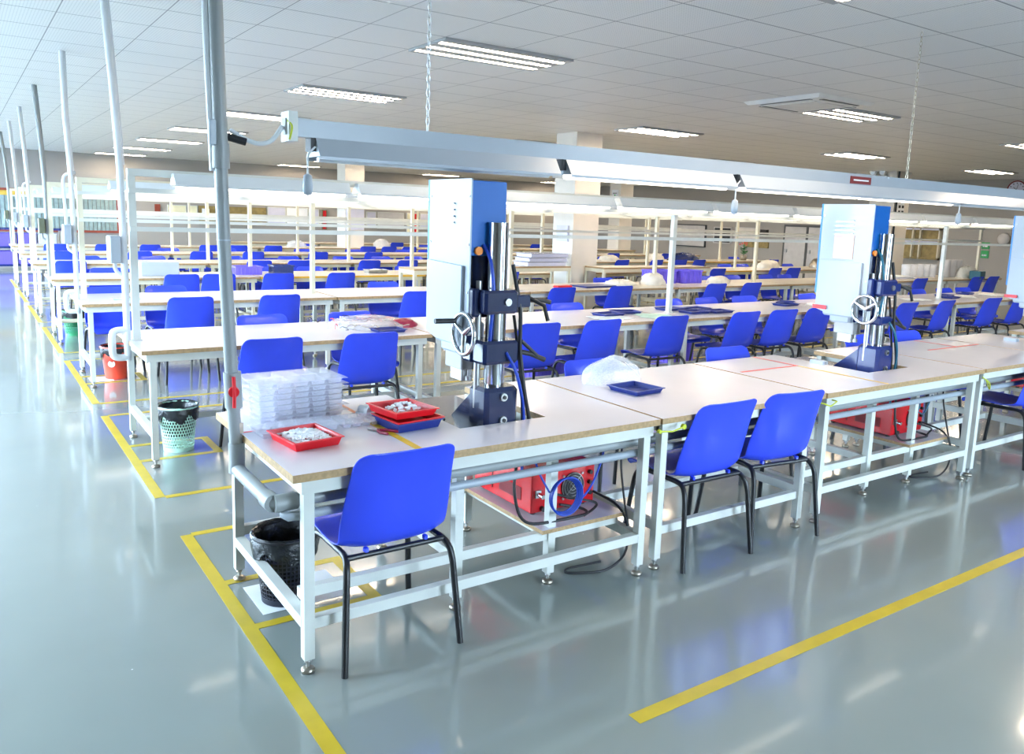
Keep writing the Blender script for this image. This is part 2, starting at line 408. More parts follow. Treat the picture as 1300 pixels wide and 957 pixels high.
# right wall furniture (wall plane X1)
def rwall(name, y0, y1, z0, z1, k, label, cat, d=.05, frame=None):
    r = thing(name, label, cat, (X1, (y0+y1)/2, z0)); w = (y1-y0)/2; h = z1-z0
    MB().box(-d, 0, -w, w, 0, h, k).build('panel', r)
    if frame:
        f = MB()
        for z in (-.02, h): f.box(-d-.015, 0, -w-.02, w+.02, z, z+.03, frame)
        for y in (-w-.02, w-.01): f.box(-d-.015, 0, y, y+.03, 0, h, frame)
        f.build('frame', r)
    return r
rwall('whiteboard', 19.0, 20.4, .85, 1.55, 'greyboard', 'large pale board low on the right wall, farthest of them', 'board', frame='screen')
rwall('wall_shelf', 17.9, 18.6, 1.02, 1.5, 'screen', 'dark open shelf niche on the right wall beside the large pale board', 'shelf', frame='greyboard')
rwall('notice_board', 16.9, 17.7, 1.2, 1.52, 'pillar', 'cream notice board on the right wall left of the hanging dark bag', 'board', frame='greyboard')
rwall('wall_poster', 16.4, 17.35, .93, 1.12, 'olivewood', 'brown patterned strip poster on the right wall under the cream board', 'poster')
rwall('wall_bag', 16.45, 16.68, 1.28, 1.5, 'black', 'dark bag hanging on the right wall', 'bag', .12)
for i, (a, b) in enumerate(((15.05, 15.8), (14.35, 14.98), )):
    r = bpy.data.objects.new('door_%d' % (i+2), None); COL.objects.link(r); r.location = (X1, (a+b)/2, 0); r['kind'] = 'structure'
    w = (b-a)/2
    MB().box(-.05, 0, -w, w, .0, 1.62, 'greyboard').build('door_leaf', r)
    MB().box(-.07, 0, -w-.04, -w, 0, 1.68, 'trimw').box(-.07, 0, w, w+.04, 0, 1.68, 'trimw').box(-.07, 0, -w, w, 1.62, 1.68, 'trimw').build('door_frame', r)
    MB().box(-.09, -.05, w-.12, w-.04, .85, .95, 'steel').build('door_handle', r)
# opening with shelving behind glass on the right wall
r = bpy.data.objects.new('window_21', None); COL.objects.link(r); r.location = (X1, 11.65, .9); r['kind'] = 'structure'
MB().box(-.02, 0, -.6, .6, 0, .95, 'olivewood').build('back_panel', r)
mb = MB()
for z in (.0, .42, .75): mb.box(-.12, -.02, -.6, .6, z, z+.05, 'lav' if z else 'olivewood')
for y in (-.6, -.1, .1, .56): mb.box(-.12, -.02, y, y+.04, 0, .95, 'cream')
mb.build('window_frame', r)
for i, (z0, z1) in enumerate(((1.24, 1.4), (1.02, 1.2))):
    r = thing('exit_sign', ('upper' if i == 0 else 'lower')+' of two small green signs on the right wall behind the steel frame', 'sign', (X1, 9.95, z0))
    MB().box(-.03, 0, -.09, .09, 0, z1-z0, 'exitgreen').build('sign_plate', r)
    MB().box(-.034, -.03, -.05, .02, .05, .09, 'paper').box(-.034, -.03, .03, .06, .05, .09, 'paper').build('printing', r)
r = thing('wall_fan', 'small grey bracket fan on the right wall near the frame end', 'fan', (X1, 9.5, 1.5))
MB().box(-.12, 0, -.03, .03, .0, .06, 'steel').build('bracket', r)
o = MB().lathe([(0, 0), (.13, .0), (.14, .04), (.1, .08), (0, .08)], 'greyboard', 18).build('fan_head', r, (-.12, 0, .0)); o.rotation_euler = (0, -PI/2, 0)
r = thing('wall_clock', 'round white wall clock high on the right wall', 'clock', (X1, 9.4, 2.66))
def ydisc(r0, r1, k, x, n=28):
    m = MB(); vs = [];
    m.tube([(x, 0, 0), (x-.015, 0, 0)], r0, k, n); return m
ydisc(.20, 0, 'lav', -.015).build('clock_face', r)
m = MB(); m.tube([(-.03, .205*math.cos(t*PI/14), .205*math.sin(t*PI/14)) for t in range(28)], .016, 'maroon', 6, closed=True); m.build('clock_rim', r)
m = MB()
for t in range(12):
    a = t*PI/6; c, s_ = math.cos(a)*.155, math.sin(a)*.155; MB().box(-.036, -.03, c-.012, c+.012, s_-.012, s_+.012, 'black').build('hour_mark', r)
m = MB(); m.tube([(-.04, 0, 0), (-.04, .07, .06)], .007, 'black', 4).tube([(-.042, 0, 0), (-.042, -.03, .13)], .005, 'black', 4); m.build('clock_hands', r)

# floor tape
def line(x0, x1, y0, y1, label, cat='tape'):
    return tag(MB().box(x0, x1, y0, y1, .0002, .0016, 'tape_y').build('floor_tape'), label, 'floor tape')
TW = .055
gaps = [(4.05, 4.67), (6.75, 7.2), (9.35, 9.85), (12.0, 12.5), (14.6, 15.1), (17.2, 17.7)]
ys = [1.4] + [v for g in gaps for v in g] + [19.6]
line(1.75, 17., 1.735, 1.79, 'long yellow floor tape line running right across the near floor, nearest of all')
for i in range(0, len(ys), 2):
    line(.825, .825+TW, ys[i], ys[i+1], 'yellow aisle tape along the left end of the %s bench row' % ORD[i//2+1])
for i, (a, b) in enumerate(gaps):
    for j, y in enumerate((a, b)):
        line(.825+TW, 12. if i > 1 else 14., y-.025, y+.02, 'yellow floor line on the %s side of the walkway behind bench row %s' % (('near', 'far')[j], ('one', 'two', 'three', 'four', 'five', 'six')[i]))
def cornertape(y0, y1, x1, label):
    m = MB().box(.88, x1, y0-.02, y0+.025, .0003, .0017, 'tape_y').box(.88, x1, y1-.02, y1+.025, .0003, .0017, 'tape_y').box(x1, x1+.05, y0-.02, y1+.025, .0003, .0017, 'tape_y')
    tag(m.build('floor_tape'), label, 'floor tape')
cornertape(2.98, 3.42, 1.36, 'yellow tape rectangle round the black bin under the front bench')
cornertape(5.42, 5.8, 1.34, 'yellow tape rectangle round the mint green bin')
cornertape(8.05, 8.4, 1.34, 'yellow tape rectangle round the red bin')
tag(MB().box(.93, 1.30, 3.06, 3.34, .0003, .0018, 'paper').build('floor_marker'), 'white rectangular floor marker beneath the black mesh bin', 'floor marker')
tag(MB().box(.93, 1.12, 8.12, 8.34, .0003, .0018, 'paper').build('floor_marker'), 'white rectangular floor marker beside the red bin', 'floor marker')

# ------------------------------------------------------------------ ceiling fittings
def ceiling_light():
    r = thing('ceiling_light', '', 'ceiling light')
    m = MB().box(0, 1.2, 0, .6, -.012, -.001, 'panelgrey').build('reflector_tray', r)
    f = MB()
    for (a, b, c, d) in ((0, 1.2, 0, .015), (0, 1.2, .585, .6), (0, .015, .015, .585), (1.185, 1.2, .015, .585)): f.box(a, b, c, d, -.02, -.012, 'panelgrey')
    f.build('frame', r)
    for a, b in ((.015, .075), (.145, .265), (.335, .455), (.525, .585)): MB().box(.015, 1.185, a, b, -.0235, -.012, 'panelgrey').build('divider', r)
    for j in range(3):
        y = .11+.19*j; t = MB().box(.03, 1.17, y-.03, y+.03, -.022, -.012, 'tube', b=.004).build('tube', r)
    return r
cl = ceiling_light(); first = True
linen = ['left', 'second', 'third', 'fourth']
for i in range(4):
    for j in range(8):
        x = 3.05+4.8*i; y = 2.44+3.0*j
        if i == 3 and j < 2 : continue
        lab = 'recessed three-tube ceiling light, %s from the near end in the %s line from the left' % (ORD[j+1 if i < 3 else j-1], ORD[i+1])
        if first: cl.location = (x, y, CEIL); cl['label'] = lab; cl['group'] = 'recessed ceiling lights'; first = False
        else: dup(cl, (x, y, CEIL), 0, lab, 'recessed ceiling lights')
r = thing('air_conditioner', 'white square ceiling cassette air conditioner with dark louvre slots', 'air conditioner', (7.45, 5.52, CEIL-.0008))
m = MB(); m.add([(-.47, -.47, 0), (.47, -.47, 0), (.47, .47, 0), (-.47, .47, 0), (-.43, -.43, -.035), (.43, -.43, -.035), (.43, .43, -.035), (-.43, .43, -.035)],
      [[0, 1, 5, 4], [1, 2, 6, 5], [2, 3, 7, 6], [3, 0, 4, 7], [7, 6, 5, 4]], 'whiteplastic'); m.build('cover_panel', r)
for a in range(4):
    o = MB().box(-.3, .3, .345, .395, -.039, -.034, 'screen').box(-.3, .3, .36, .366, -.043, -.036, 'whiteplastic').build('louvre_slot', r); o.rotation_euler = (0, 0, a*PI/2)
m = MB().box(-.26, .26, -.26, .26, -.04, -.034, 'whiteplastic')
m.build('intake_grille', r)

# ------------------------------------------------------------------ chairs
def chair_shell():
    # profile (y, z, half width, side curl) from the front lip up to the top of the back
    P = [(.455, .395, .180, -.0), (.465, .415, .195, .0), (.45, .432, .206, .0), (.38, .434, .212, .004), (.30, .426, .214, .008), (.22, .416, .215, .012), (.15, .411, .215, .020),
         (.098, .416, .215, .032), (.062, .438, .217, .044), (.040, .482, .219, .052), (.027, .545, .218, .048), (.018, .61, .212, .038), (.007, .68, .206, .028), (-.006, .738, .202, .020), (-.015, .766, .198, .015), (-.022, .785, .188, .010), (-.027, .796, .170, .006), (-.031, .801, .145, .004)]
    S = [-1, -.96, -.88, -.7, -.4, 0, .4, .7, .88, .96, 1]
    vs = []; n = len(S)
    for i, (y, z, w, c) in enumerate(P):
        a = P[max(i-1, 0)]; b = P[min(i+1, len(P)-1)]
        ty, tz = b[0]-a[0], b[1]-a[1]; L = math.hypot(ty, tz); ny, nz = tz/L, -ty/L      # inward normal
        if nz < 0 and i < 7: ny, nz = -ny, -nz
        if i >= 7: ny, nz = abs(ny), abs(nz)
        for s_ in S:
            k = max(0, (abs(s_)-.35)/.65)**2*c
            d = .0
            vs.append((s_*w, y+ny*k, z+nz*k))
    fs = [[i*n+j, i*n+j+1, (i+1)*n+j+1, (i+1)*n+j] for i in range(len(P)-1) for j in range(n-1)]
    m = MB().add(vs, fs, 'chair', True); return m
def make_chair():
    r = thing('plastic_chair', '', 'chair')
    o = chair_shell().build('seat_shell', r)
    sd = o.modifiers.new('th', 'SOLIDIFY'); sd.thickness = .006; sd.offset = 0
    smooth_mod(o, 1)
    for sx in (-1, 1):
        MB().tube([(sx*.235, -.01, .0), (sx*.212, .03, .36), (sx*.198, .065, .402), (sx*.192, .12, .404)], .0125, 'black_tube', 8, fil=.05).build('leg', r)
        MB().tube([(sx*.235, .425, .0), (sx*.205, .385, .37), (sx*.195, .35, .405), (sx*.192, .30, .404)], .0125, 'black_tube', 8, fil=.05).build('leg', r)
    m = MB()
    for sx in (-1, 1): m.tube([(sx*.192, .12, .404), (sx*.192, .30, .404)], .0125, 'black_tube', 8)
    m.tube([(-.195, .07, .402), (.195, .07, .402)], .011, 'black_tube', 8).tube([(-.192, .345, .402), (.192, .345, .402)], .011, 'black_tube', 8)
    m.build('seat_frame', r)
    m = MB()
    for sx in (-.12, .12):
        MB().box(sx-.008, sx+.008, .064, .086, .410, .428, 'chair', b=.003).build('mounting_tab', r)
    return r
YC = lambda r: 3.02+2.62*(r-1)
near = {1: [1.27, 2.95, 3.46, 6.27], 2: [1.64, 2.33, 3.77, 4.43, 5.23, 6.23, 6.80, 7.38, 9.05, 9.90, 11.04, 11.84],
        3: [1.73, 2.56, 4.09, 6.03, 6.97, 8.75, 9.51, 14.01, 15.99, 16.60], 4: [2.22, 2.66, 3.41, 4.27, 7.0, 11.73, 13.40, 13.97],
        5: [1.30, 3.96, 4.62, 5.87, 6.60, 9.48, 11.69, 12.70, 13.44, 14.05, 16.66], 6: [1.50, 2.65, 3.70, 4.65, 5.94, 7.14, 11.47, 13.73, 15.62],
        7: [1.57, 2.47, 3.30, 4.48, 5.1, 5.88, 8.19, 8.75, 9.30], 8: [10.25, 11.76, 15.09]}
far = {1: [3.06, 4.25, 5.77, 6.41], 2: [1.92, 2.65, 4.93, 6.32, 6.91, 7.55, 8.73, 11.25, 11.97, 12.51], 3: [1.19, 1.74, 4.18, 7.64, 9.75, 10.38, 11.22, 11.72],
       4: [1.55, 3.51, 4.24, 5.81, 13.19, 13.75, 14.50, 15.26], 5: [1.62, 2.58, 3.81, 4.82, 5.84, 6.60, 7.29, 12.16, 15.0, 16.53], 6: [3.35, 4.45, 6.02, 7.16, 8.39, 8.96],
       7: [7.09, 10.36]}
ROWN = ['', 'front', 'second', 'third', 'fourth', 'fifth', 'sixth', 'seventh', 'eighth']
special = {('n', 1, 0): 'blue plastic chair nearest the camera, at the left end of the front bench',
           ('n', 1, 1): 'blue plastic chair at the middle front table, left of the close pair',
           ('n', 1, 2): 'blue plastic chair at the middle front table, right of the close pair',
           ('n', 1, 3): 'blue plastic chair cut off by the right edge at the front bench'}
ch = make_chair(); first = True
def put_chair(x, y, rz, lab, grp):
    global first
    if first: ch.location = (x, y, 0); ch.rotation_euler = (0, 0, rz); ch['label'] = lab; ch['group'] = grp; first = False
    else: dup(ch, (x, y, 0), rz, lab, grp)
for rr in range(1, 9):
    for i, x in enumerate(near.get(rr, [])):
        lab = special.get(('n', rr, i)) or 'blue plastic chair on the near side of the %s bench row, %s from the left' % (ROWN[rr], ORD[i+1])
        off = -.535
        put_chair(x, YC(rr)+off, random.uniform(-.06, .06) if rr > 1 else (0, -.02, -.12, .1)[i], lab, 'chairs on the near side of bench row %d' % rr)
    for i, x in enumerate(far.get(rr, [])):
        lab = 'blue plastic chair on the far side of the %s bench row, %s from the left' % (ROWN[rr], ORD[i+1])
        put_chair(x, YC(rr)+.60, PI+random.uniform(-.1, .1), lab, 'chairs on the far side of bench row %d' % rr)

# ------------------------------------------------------------------ bench tables
LW = .038
def leg(m, x, y, z1, k='white'):
    m.box(x-LW/2, x+LW/2, y-LW/2, y+LW/2, .052, z1, k)
def foot_mb(x, y):
    return MB().cyl((x, y, .02), (x, y, .06), .007, 'steel', 8).lathe([(0, .0), (.023, .0), (.025, .005), (.025, .012), (.017, .018), (.008, .021), (0, .021)], 'foot', 16, (x, y, 0)).lathe([(.010, .036), (.014, .038), (.014, .045), (.010, .047)], 'steel', 6, (x, y, 0))
def table_std(L, D, topk='laminate', edge='tan', fr='white', z=.75, low=True, short=False):
    r = thing('bench_table', '', 'table')
    MB().box(0, L, -D/2, D/2, z-.026, z, edge, top=topk).build('tabletop', r)
    m = MB(); a = .05; y0, y1 = -D/2+.05, D/2-.05; x0, x1 = .03, L-.03; zt = z-.026
    m.box(x0, x1, y0-.02, y0+.02, zt-.05, zt, fr).box(x0, x1, y1-.02, y1+.02, zt-.05, zt, fr).box(x0, x0+.04, y0, y1, zt-.05, zt, fr).box(x1-.04, x1, y0, y1, zt-.05, zt, fr).build('top_frame', r)
    xs = [x0+.04, x1-.04]
    for x in xs:
        for y in (y0+.02, y1-.02):
            lg = MB(); leg(lg, x, y, zt-.0, fr); lo = lg.build('leg', r)
            if not short: foot_mb(x, y).build('levelling_foot', lo)
            else: MB().box(x-.02, x+.02, y-.02, y+.02, 0, .052, fr).build('levelling_foot', lo)
    m = MB()
    for x in xs: m.box(x-.018, x+.018, y0+.04, y1-.04, .19, .235, fr)
    m.box(xs[0]+.02, xs[1]-.02, -.02, .02, .195, .235, fr); m.build('stretcher', r)
    return r
# front-row tables -----------------------------------------------------------
def table_machine(x, label):
    """table with a notch cut for the welding press; x is its left end"""
    r = thing('bench_table', label, 'table', (x, 2.52, 0), 0, 'front bench tables')
    L, D = 1.68, .97; n0, n1, nd = .80, 1.24, .27; z0, z1 = .722, .75
    vs = []; pts = [(0, 0), (L, 0), (L, D), (n1, D), (n1, nd), (n0, nd), (n0, D), (0, D)]
    m = MB(); m.add([(a, b, z1) for a, b in pts], [[0, 1, 4, 5], [0, 5, 6, 7], [1, 2, 3, 4]], 'laminate')
    m.add([(a, b, z0) for a, b in pts], [[5, 4, 1, 0], [7, 6, 5, 0], [4, 3, 2, 1]], 'tan')
    v = [(a, b, z0) for a, b in pts]+[(a, b, z1) for a, b in pts]
    m.add(v, [[i, (i+1) % 8, (i+1) % 8+8, i+8] for i in range(8)], 'tan'); m.build('tabletop', r)
    zt = z0; fr = 'white'; f = MB()
    f.box(.04, L-.01, .03, .07, zt-.055, zt, fr).box(.04, n0-.02, D-.08, D-.04, zt-.055, zt, fr).box(n1+.03, L-.02, D-.08, D-.04, zt-.055, zt, fr)
    f.box(.04, .08, .07, D-.08, zt-.055, zt, fr).box(L-.05, L-.01, .07, D-.08, zt-.055, zt, fr)
    f.box(n0-.06, n0-.02, .07, D-.08, zt-.055, zt, fr).box(n1+.02, n1+.06, .07, D-.08, zt-.055, zt, fr)
    f.build('top_frame', r)
    for (a, b) in ((.07, .06), (.07, D-.06), (L-.035, .06), (L-.035, D-.06), (.755, .20), (1.235, .20), (.755, D-.06), (1.235, D-.06)):
        lg = MB(); leg(lg, a, b, zt-.0); lo = lg.build('leg', r); foot_mb(a, b).build('levelling_foot', lo)
    f = MB()
    f.box(.07, L-.03, .042, .078, .165, .205, fr)                       # front lower rail
    f.box(.09, L-.05, .19, .225, .21, .25, fr)                          # inner rail
    f.box(.05, .09, .07, D-.06, .165, .205, fr).box(L-.055, L-.015, .07, D-.06, .165, .205, fr)
    f.box(.735, .775, .2, D-.06, .21, .25, fr).box(1.215, 1.255, .2, D-.06, .21, .25, fr).box(.09, L-.05, D-.08, D-.045, .21, .25, fr)
    f.build('stretcher', r)
    MB().box(1.17, 1.65, .165, .90, .25, .268, 'tan', top='laminate').build('lower_shelf', r)
    MB().box(.62, 1.44, nd+.03, D+.14, .655, .672, 'tan', top='steel').build('recessed_shelf', r)
    return r
table_machine(.87, 'white notched bench table at the left end of the front row above the left generator')
table_machine(3.78, 'white notched bench table holding the middle welding press in the front row')
table_machine(6.66, 'white notched bench table under the rightmost welding press at the frame edge')
def table_plain(x, L, label):
    r = table_std(L, .97); r['label'] = label; r['group'] = 'front bench tables'; r.location = (x, 3.005, 0)
    MB().box(.07, L-.07, -.42, -.385, .165, .205, 'white').build('front_rail', r); return r
table_plain(2.565, 1.20, 'plain white bench table with blue tray and clear bag in the front row')
table_plain(5.475, 1.17, 'plain white bench table with red tape corner in the front row')

spans = {2: [.87, 2.86, 5.48, 8.0, 10.3, 12.7], 3: [.85, 3.18, 5.6, 8.08, 10.55, 12.9, 15.1, 17.1]}
for rr in range(4, 9): spans[rr] = [.84, 3.2, 5.6, 8.0, 10.4, 12.8, 15.2, 17.0]
spans[8] = spans[8][2:]
protos = {}
posn = {}
for rr in range(2, 9):
    sp = spans[rr]
    for i in range(len(sp)-1):
        L = round(sp[i+1]-sp[i]-.015, 3)
        old = rr >= 4 or (rr == 3 and i >= 2)
        orange = (rr == 4 and i in (1, 4)) or (rr == 5 and i == 5)
        key = (L, old, orange)
        if rr == 4 and i in (0,): pass
        lab = 'white bench table, %s from the left aisle in the %s row' % (ORD[i+1], ROWN[rr])
        if orange: lab = 'orange-edged bench table, %s from the left aisle in the %s row' % (ORD[i+1], ROWN[rr])
        elif old: lab = 'beige-topped bench table, %s from the left aisle in the %s row' % (ORD[i+1], ROWN[rr])
        if key not in protos:
            t = table_std(L, .92, 'oldtop' if old else 'laminate', 'orange_edge' if orange else 'tan', 'cream' if (old and rr >= 4) else 'white')
            protos[key] = t; t.location = (sp[i], YC(rr), 0); t['label'] = lab; t['group'] = 'bench tables in the %s row' % ROWN[rr]
        else: dup(protos[key], (sp[i], YC(rr), 0), 0, lab, 'bench tables in the %s row' % ROWN[rr])

# cream side benches in front of the wide pillar
def side_bench(x, y, L, z, label):
    r = thing('side_bench', label, 'table', (x, y, 0), 0, 'cream benches by the pillar')
    MB().box(0, L, 0, .45, z-.025, z, 'tan', top='oldtop').build('tabletop', r)
    m = MB().box(0, L, 0, .04, z-.075, z-.026, 'cream').box(0, L, .41, .45, z-.075, z-.026, 'cream').box(0, .04, .04, .41, z-.075, z-.026, 'cream').box(L-.04, L, .04, .41, z-.075, z-.026, 'cream'); m.build('top_frame', r)
    for a in (.022, L-.022):
        for b in (.022, .428): MB().box(a-.02, a+.02, b-.02, b+.02, 0, z-.075, 'cream').build('leg', r)
    MB().box(.04, L-.04, .41, .44, .25, .29, 'cream').build('stretcher', r)
side_bench(6.45, 9.45, 1.05, .93, 'short cream steel side bench left of the wide pillar')
side_bench(7.95, 9.22, 2.3, .92, 'long cream steel side bench right of the wide pillar')
side_bench(4.95, 9.55, .8, .90, 'small cream steel side bench behind the blue cabinet of the left press')

# ------------------------------------------------------------------ light frames over rows 2..8
def post_mb(z0, z1, k): 
    m = MB().box(-.022, .022, -.022, .022, z0, z1, k)
    return m.box(-.03, .03, -.03, .03, z0, z0+.006, k)
def fixture(L, lit, rk='rowreflector'):
    m = MB()
    # folded reflector (open below)
    w0, w1, h = .03, .075, .07
    m.add([(0, -w1, -h), (L, -w1, -h), (L, -w0, 0), (0, -w0, 0), (L, w0, 0), (0, w0, 0), (L, w1, -h), (0, w1, -h), (0, -w1, -h-.012), (L, -w1, -h-.012), (0, w1, -h-.012), (L, w1, -h-.012)],
          [[0, 1, 2, 3], [3, 2, 4, 5], [5, 4, 6, 7], [8, 9, 1, 0], [7, 6, 11, 10]], rk)
    m.add([(0, -w1, -h), (0, -w0, 0), (0, w0, 0), (0, w1, -h)], [[0, 1, 2, 3]], rk); m.add([(L, -w1, -h), (L, -w0, 0), (L, w0, 0), (L, w1, -h)], [[3, 2, 1, 0]], rk)
    return m
def frame_row(rr, xs, ends, kpost):
    y = YC(rr); ztop = 1.84
    r = thing('light_frame', 'white steel light frame standing on the %s bench row' % ROWN[rr], 'light frame', (0, y, 0), 0, 'overhead light frames')
    x0, x1 = ends
    for i, x in enumerate(xs):
        p = post_mb(.751, ztop, kpost).build('post', r); p.location = (x, 0, 0)
    MB().box(x0, x1, -.03, .03, ztop-.045, ztop+.0, kpost).build('top_channel', r)
    MB().box(x0, x1, -.045, -.023, 1.69, 1.72, 'white').build('upper_rail', r)
    MB().box(x0, x1, -.045, -.023, 1.45, 1.48, 'white').build('lower_rail', r)
    x = x0+.25; i = 0
    fx = None
    while x+1.2 < x1:
        f = fixture(1.18, True).build('lamp_reflector', r); f.location = (x, -.09, ztop-.02)
        MB().tube([(.02, 0, -.086), (1.16, 0, -.086)], .014, 'benchtube' , 8).build('lit_tube', f)
        x += 1.25; i += 1
    return r
frame_row(2, [.92, 3.35, 5.72, 8.15, 10.7], (.9, 13.2), 'white')
frame_row(3, [.92, 3.08, 5.6, 8.05, 10.18, 12.8, 17.0], (.9, 17.05), 'cream')
frame_row(4, [.9, 3.2, 5.6, 8.0, 10.4, 12.8, 16.4], (.9, 16.6), 'cream')
frame_row(5, [.9, 3.3, 5.7, 8.1, 10.5, 12.9, 15.3], (.9, 16.6), 'cream')
frame_row(6, [.9, 3.3, 5.7, 10.5, 12.9, 15.3], (.9, 16.6), 'cream')
frame_row(7, [.9, 4.2, 7.0, 9.8, 12.6, 15.3], (.9, 16.6), 'cream')

# row-1 suspended light beam
r = thing('suspended_light_beam', 'long white light beam hung on chains above the front bench row', 'light beam', (0, 3.1, 0))
MB().box(1.08, 9.2, -.03, .03, 1.895, 1.962, 'reflector').build('top_channel', r)
MB().box(1.05, 1.085, -.045, .045, 1.875, 1.985, 'white').box(1.045, 1.05, -.02, .02, 1.9, 1.96, 'pvc').build('end_cap', r)
joints = [1.16, 2.38, 3.60, 4.76, 5.90, 7.1]
for i, x in enumerate(joints):
    f = fixture(1.16 if i < 5 else 1.9, i > 0, 'reflector').build('lamp_reflector', r); f.location = (x, 0, 1.895)
    MB().tube([(.02, 0, -.075), (1.14, 0, -.075)], .015, 'benchtube' if i in (1, 2, 3, 5) else 'offtube', 8).build('lit_tube' if i in (1, 2, 3, 5) else 'unlit_tube', f)
    MB().box(-.02, .0, -.03, .03, -.05, .0, 'black').build('lamp_holder', f)
for x, lab in ((1.12, 'left'), (3.55, 'middle'), (5.93, 'right')):
    s_ = MB().tube([(x+.03, -.05, 1.86), (x, -.05, 1.83), (x, -.05, 1.75)], .004, 'pvcw', 6, fil=.02).build('pull_cord', r)
    MB().lathe([(0, 1.675), (.016, 1.68), (.02, 1.71), (.016, 1.75), (.006, 1.757), (0, 1.757)], 'cabwhite', 14, (x, -.05, 0)).build('rocker_switch', s_)
MB().box(4.62, 4.84, -.035, -.031, 1.90, 1.945, 'maroon').build('warning_label', r)
MB().box(4.65, 4.81, -.037, -.0352, 1.918, 1.927, 'paper').build('label_print', r)
MB().tube([(1.04, 0, 1.93), (1.0, 0, 1.87), (.95, 0, 1.855), (.9, 0, 1.87), (.845, 0, 1.90)], .009, 'pvcw', 8, fil=.03).build('feed_cable', r)
MB().tube([(1.05, -.03, 1.95), (1.06, -.06, 1.93), (1.05, -.05, 1.88)], .004, 'ygreen', 6, fil=.02).build('earth_wire', r)
def chain(x, y, z0, z1, label, k):
    m = MB(); z = z0; i = 0
    while z < z1:
        a, b = .0075, .017; vs = []
        for t in range(10):
            th = 2*PI*t/10; c, s_ = math.cos(th)*a, math.sin(th)*b
            vs.append((x+(c if i % 2 else 0), y+(0 if i % 2 else c), z+b+s_))
        m.tube(vs, .0022, k, 4, closed=True); z += .0285; i += 1
    return tag(m.build('hanging_chain'), label, 'chain', 'chains carrying the front light beam')
chain(1.66, 3.1, 1.962, CEIL-.02, 'thin steel chain holding the left part of the front light beam', 'steel')
chain(5.30, 3.1, 1.962, CEIL-.02, 'thin steel chain holding the right part of the front light beam', 'foot')

# ------------------------------------------------------------------ service poles at the aisle end of each row
pole = thing('service_pole', 'thick grey pvc riser pipe with red valve beside the nearest bench', 'pipe', (0, 0, 0))
MB().tube([(.79, 3.1, CEIL), (.80, 3.1, 2.4), (.81, 3.1, 1.84)], .027, 'pvc', 16).tube([(.762, 3.11, CEIL), (.772, 3.11, 2.2), (.785, 3.11, 1.75)], .013, 'pvcw', 10).build('upper_pipe', pole)
MB().cyl((.81, 3.1, 1.85), (.81, 3.1, 1.76), .032, 'pvc').build('coupling', pole)
MB().box(.765, .79, 3.07, 3.1, 1.84, 1.93, 'cabwhite', b=.004).build('clip_box', pole)
MB().tube([(.81, 3.1, 1.76), (.815, 3.1, 1.5), (.835, 3.1, .95), (.848, 3.1, .64)], .024, 'pvc', 16).build('lower_pipe', pole)
MB().tube([(.815, 3.1, 1.503), (.815, 3.1, 1.497)], .0255, 'cabwhite', 16).build('cable_tie', pole)
v = MB().cyl((.836, 3.1, 1.0), (.841, 3.1, .86), .033, 'pvc').build('valve_body', pole)
MB().cyl((.834, 3.075, .93), (.828, 3.05, .93), .02, 'redplastic', 16).tube([(.828, 3.05, .99), (.83, 3.05, .93), (.828, 3.05, .87)], .007, 'redplastic', 8).build('valve_handle', v)
MB().cyl((.848, 3.1, .72), (.848, 3.1, .60), .031, 'pvc').build('elbow_fitting', pole)
MB().tube([(.848, 3.1, .66), (.848, 3.1, .615), (.848, 3.02, .612), (.848, 2.70, .612), (.855, 2.665, .612), (.9, 2.66, .612)], .026, 'pvc', 16, fil=.03).build('horizontal_pipe', pole)
MB().cyl((.848, 2.73, .612), (.849, 2.66, .612), .032, 'pvc').cyl((.85, 2.66, .612), (.93, 2.66, .612), .031, 'pvc').build('elbow_fitting', pole)
MB().box(.85, .87, 3.08, 3.12, .76, .80, 'foot').build('pipe_clamp', pole)
MB().cyl((.835, 3.1, 1.875), (.90, 3.09, 1.86), .014, 'black').build('cable_gland', pole)
o = MB().tube([(.93, 2.66, .612), (3.6, 2.67, .615), (9.2, 2.68, .615)], .023, 'pvc', 14).build('service_pipe'); tag(o, 'grey pvc pipe running beneath the front edge of the front bench', 'pipe')
o = MB().tube([(.885, 2.66, .57), (.89, 2.625, .57), (.93, 2.62, .57), (3.6, 2.63, .573), (9.2, 2.64, .573)], .017, 'reflector', 12).build('cable_duct'); tag(o, 'thin white cable duct running just below the grey front pipe', 'duct')

def aisle_pole(rr, k, boxk, lean):
    y = YC(rr); r = thing('service_pole', '%s aisle pole reaching the ceiling at the end of the %s bench row' % ('white' if k == 'pvcw' else 'grey', ROWN[rr]), 'pipe', (0, y, 0), 0, 'aisle end service poles')
    MB().tube([(.80+lean, 0, CEIL), (.835, 0, 2.35), (.86, 0, 1.84), (.865, 0, 1.3), (.865, 0, .62)], .021, k, 12).build('pole_pipe', r)
    MB().tube([(.83+lean, .03, CEIL), (.86, .03, 2.4), (.885, .03, 1.86)], .009, k, 8).build('cable_duct', r)
    b = MB().box(.775, .84, -.07, .07, 1.25, 1.42, boxk, b=.006).build('junction_box', r)
    MB().tube([(.81, 0, 1.25), (.81, 0, 1.20), (.85, 0, 1.17)], .012, k, 8, fil=.03).build('conduit_bend', r)
    if rr == 2 or rr == 3:
        MB().tube([(.865, 0, .66), (.865, -.0, .64), (.80, 0, .64), (.775, 0, .66), (.775, 0, .80), (.80, 0, .82), (.86, 0, .82)], .022, 'pvcw', 12, fil=.04).build('pipe_loop', r)
    if rr == 3 or rr == 5:
        MB().tube([(.81, .02, 1.42), (.80, .02, 1.75), (.80, .02, 1.86), (.9, .02, 1.88)], .014, 'pvcw', 8, fil=.08).build('bent_conduit', r)
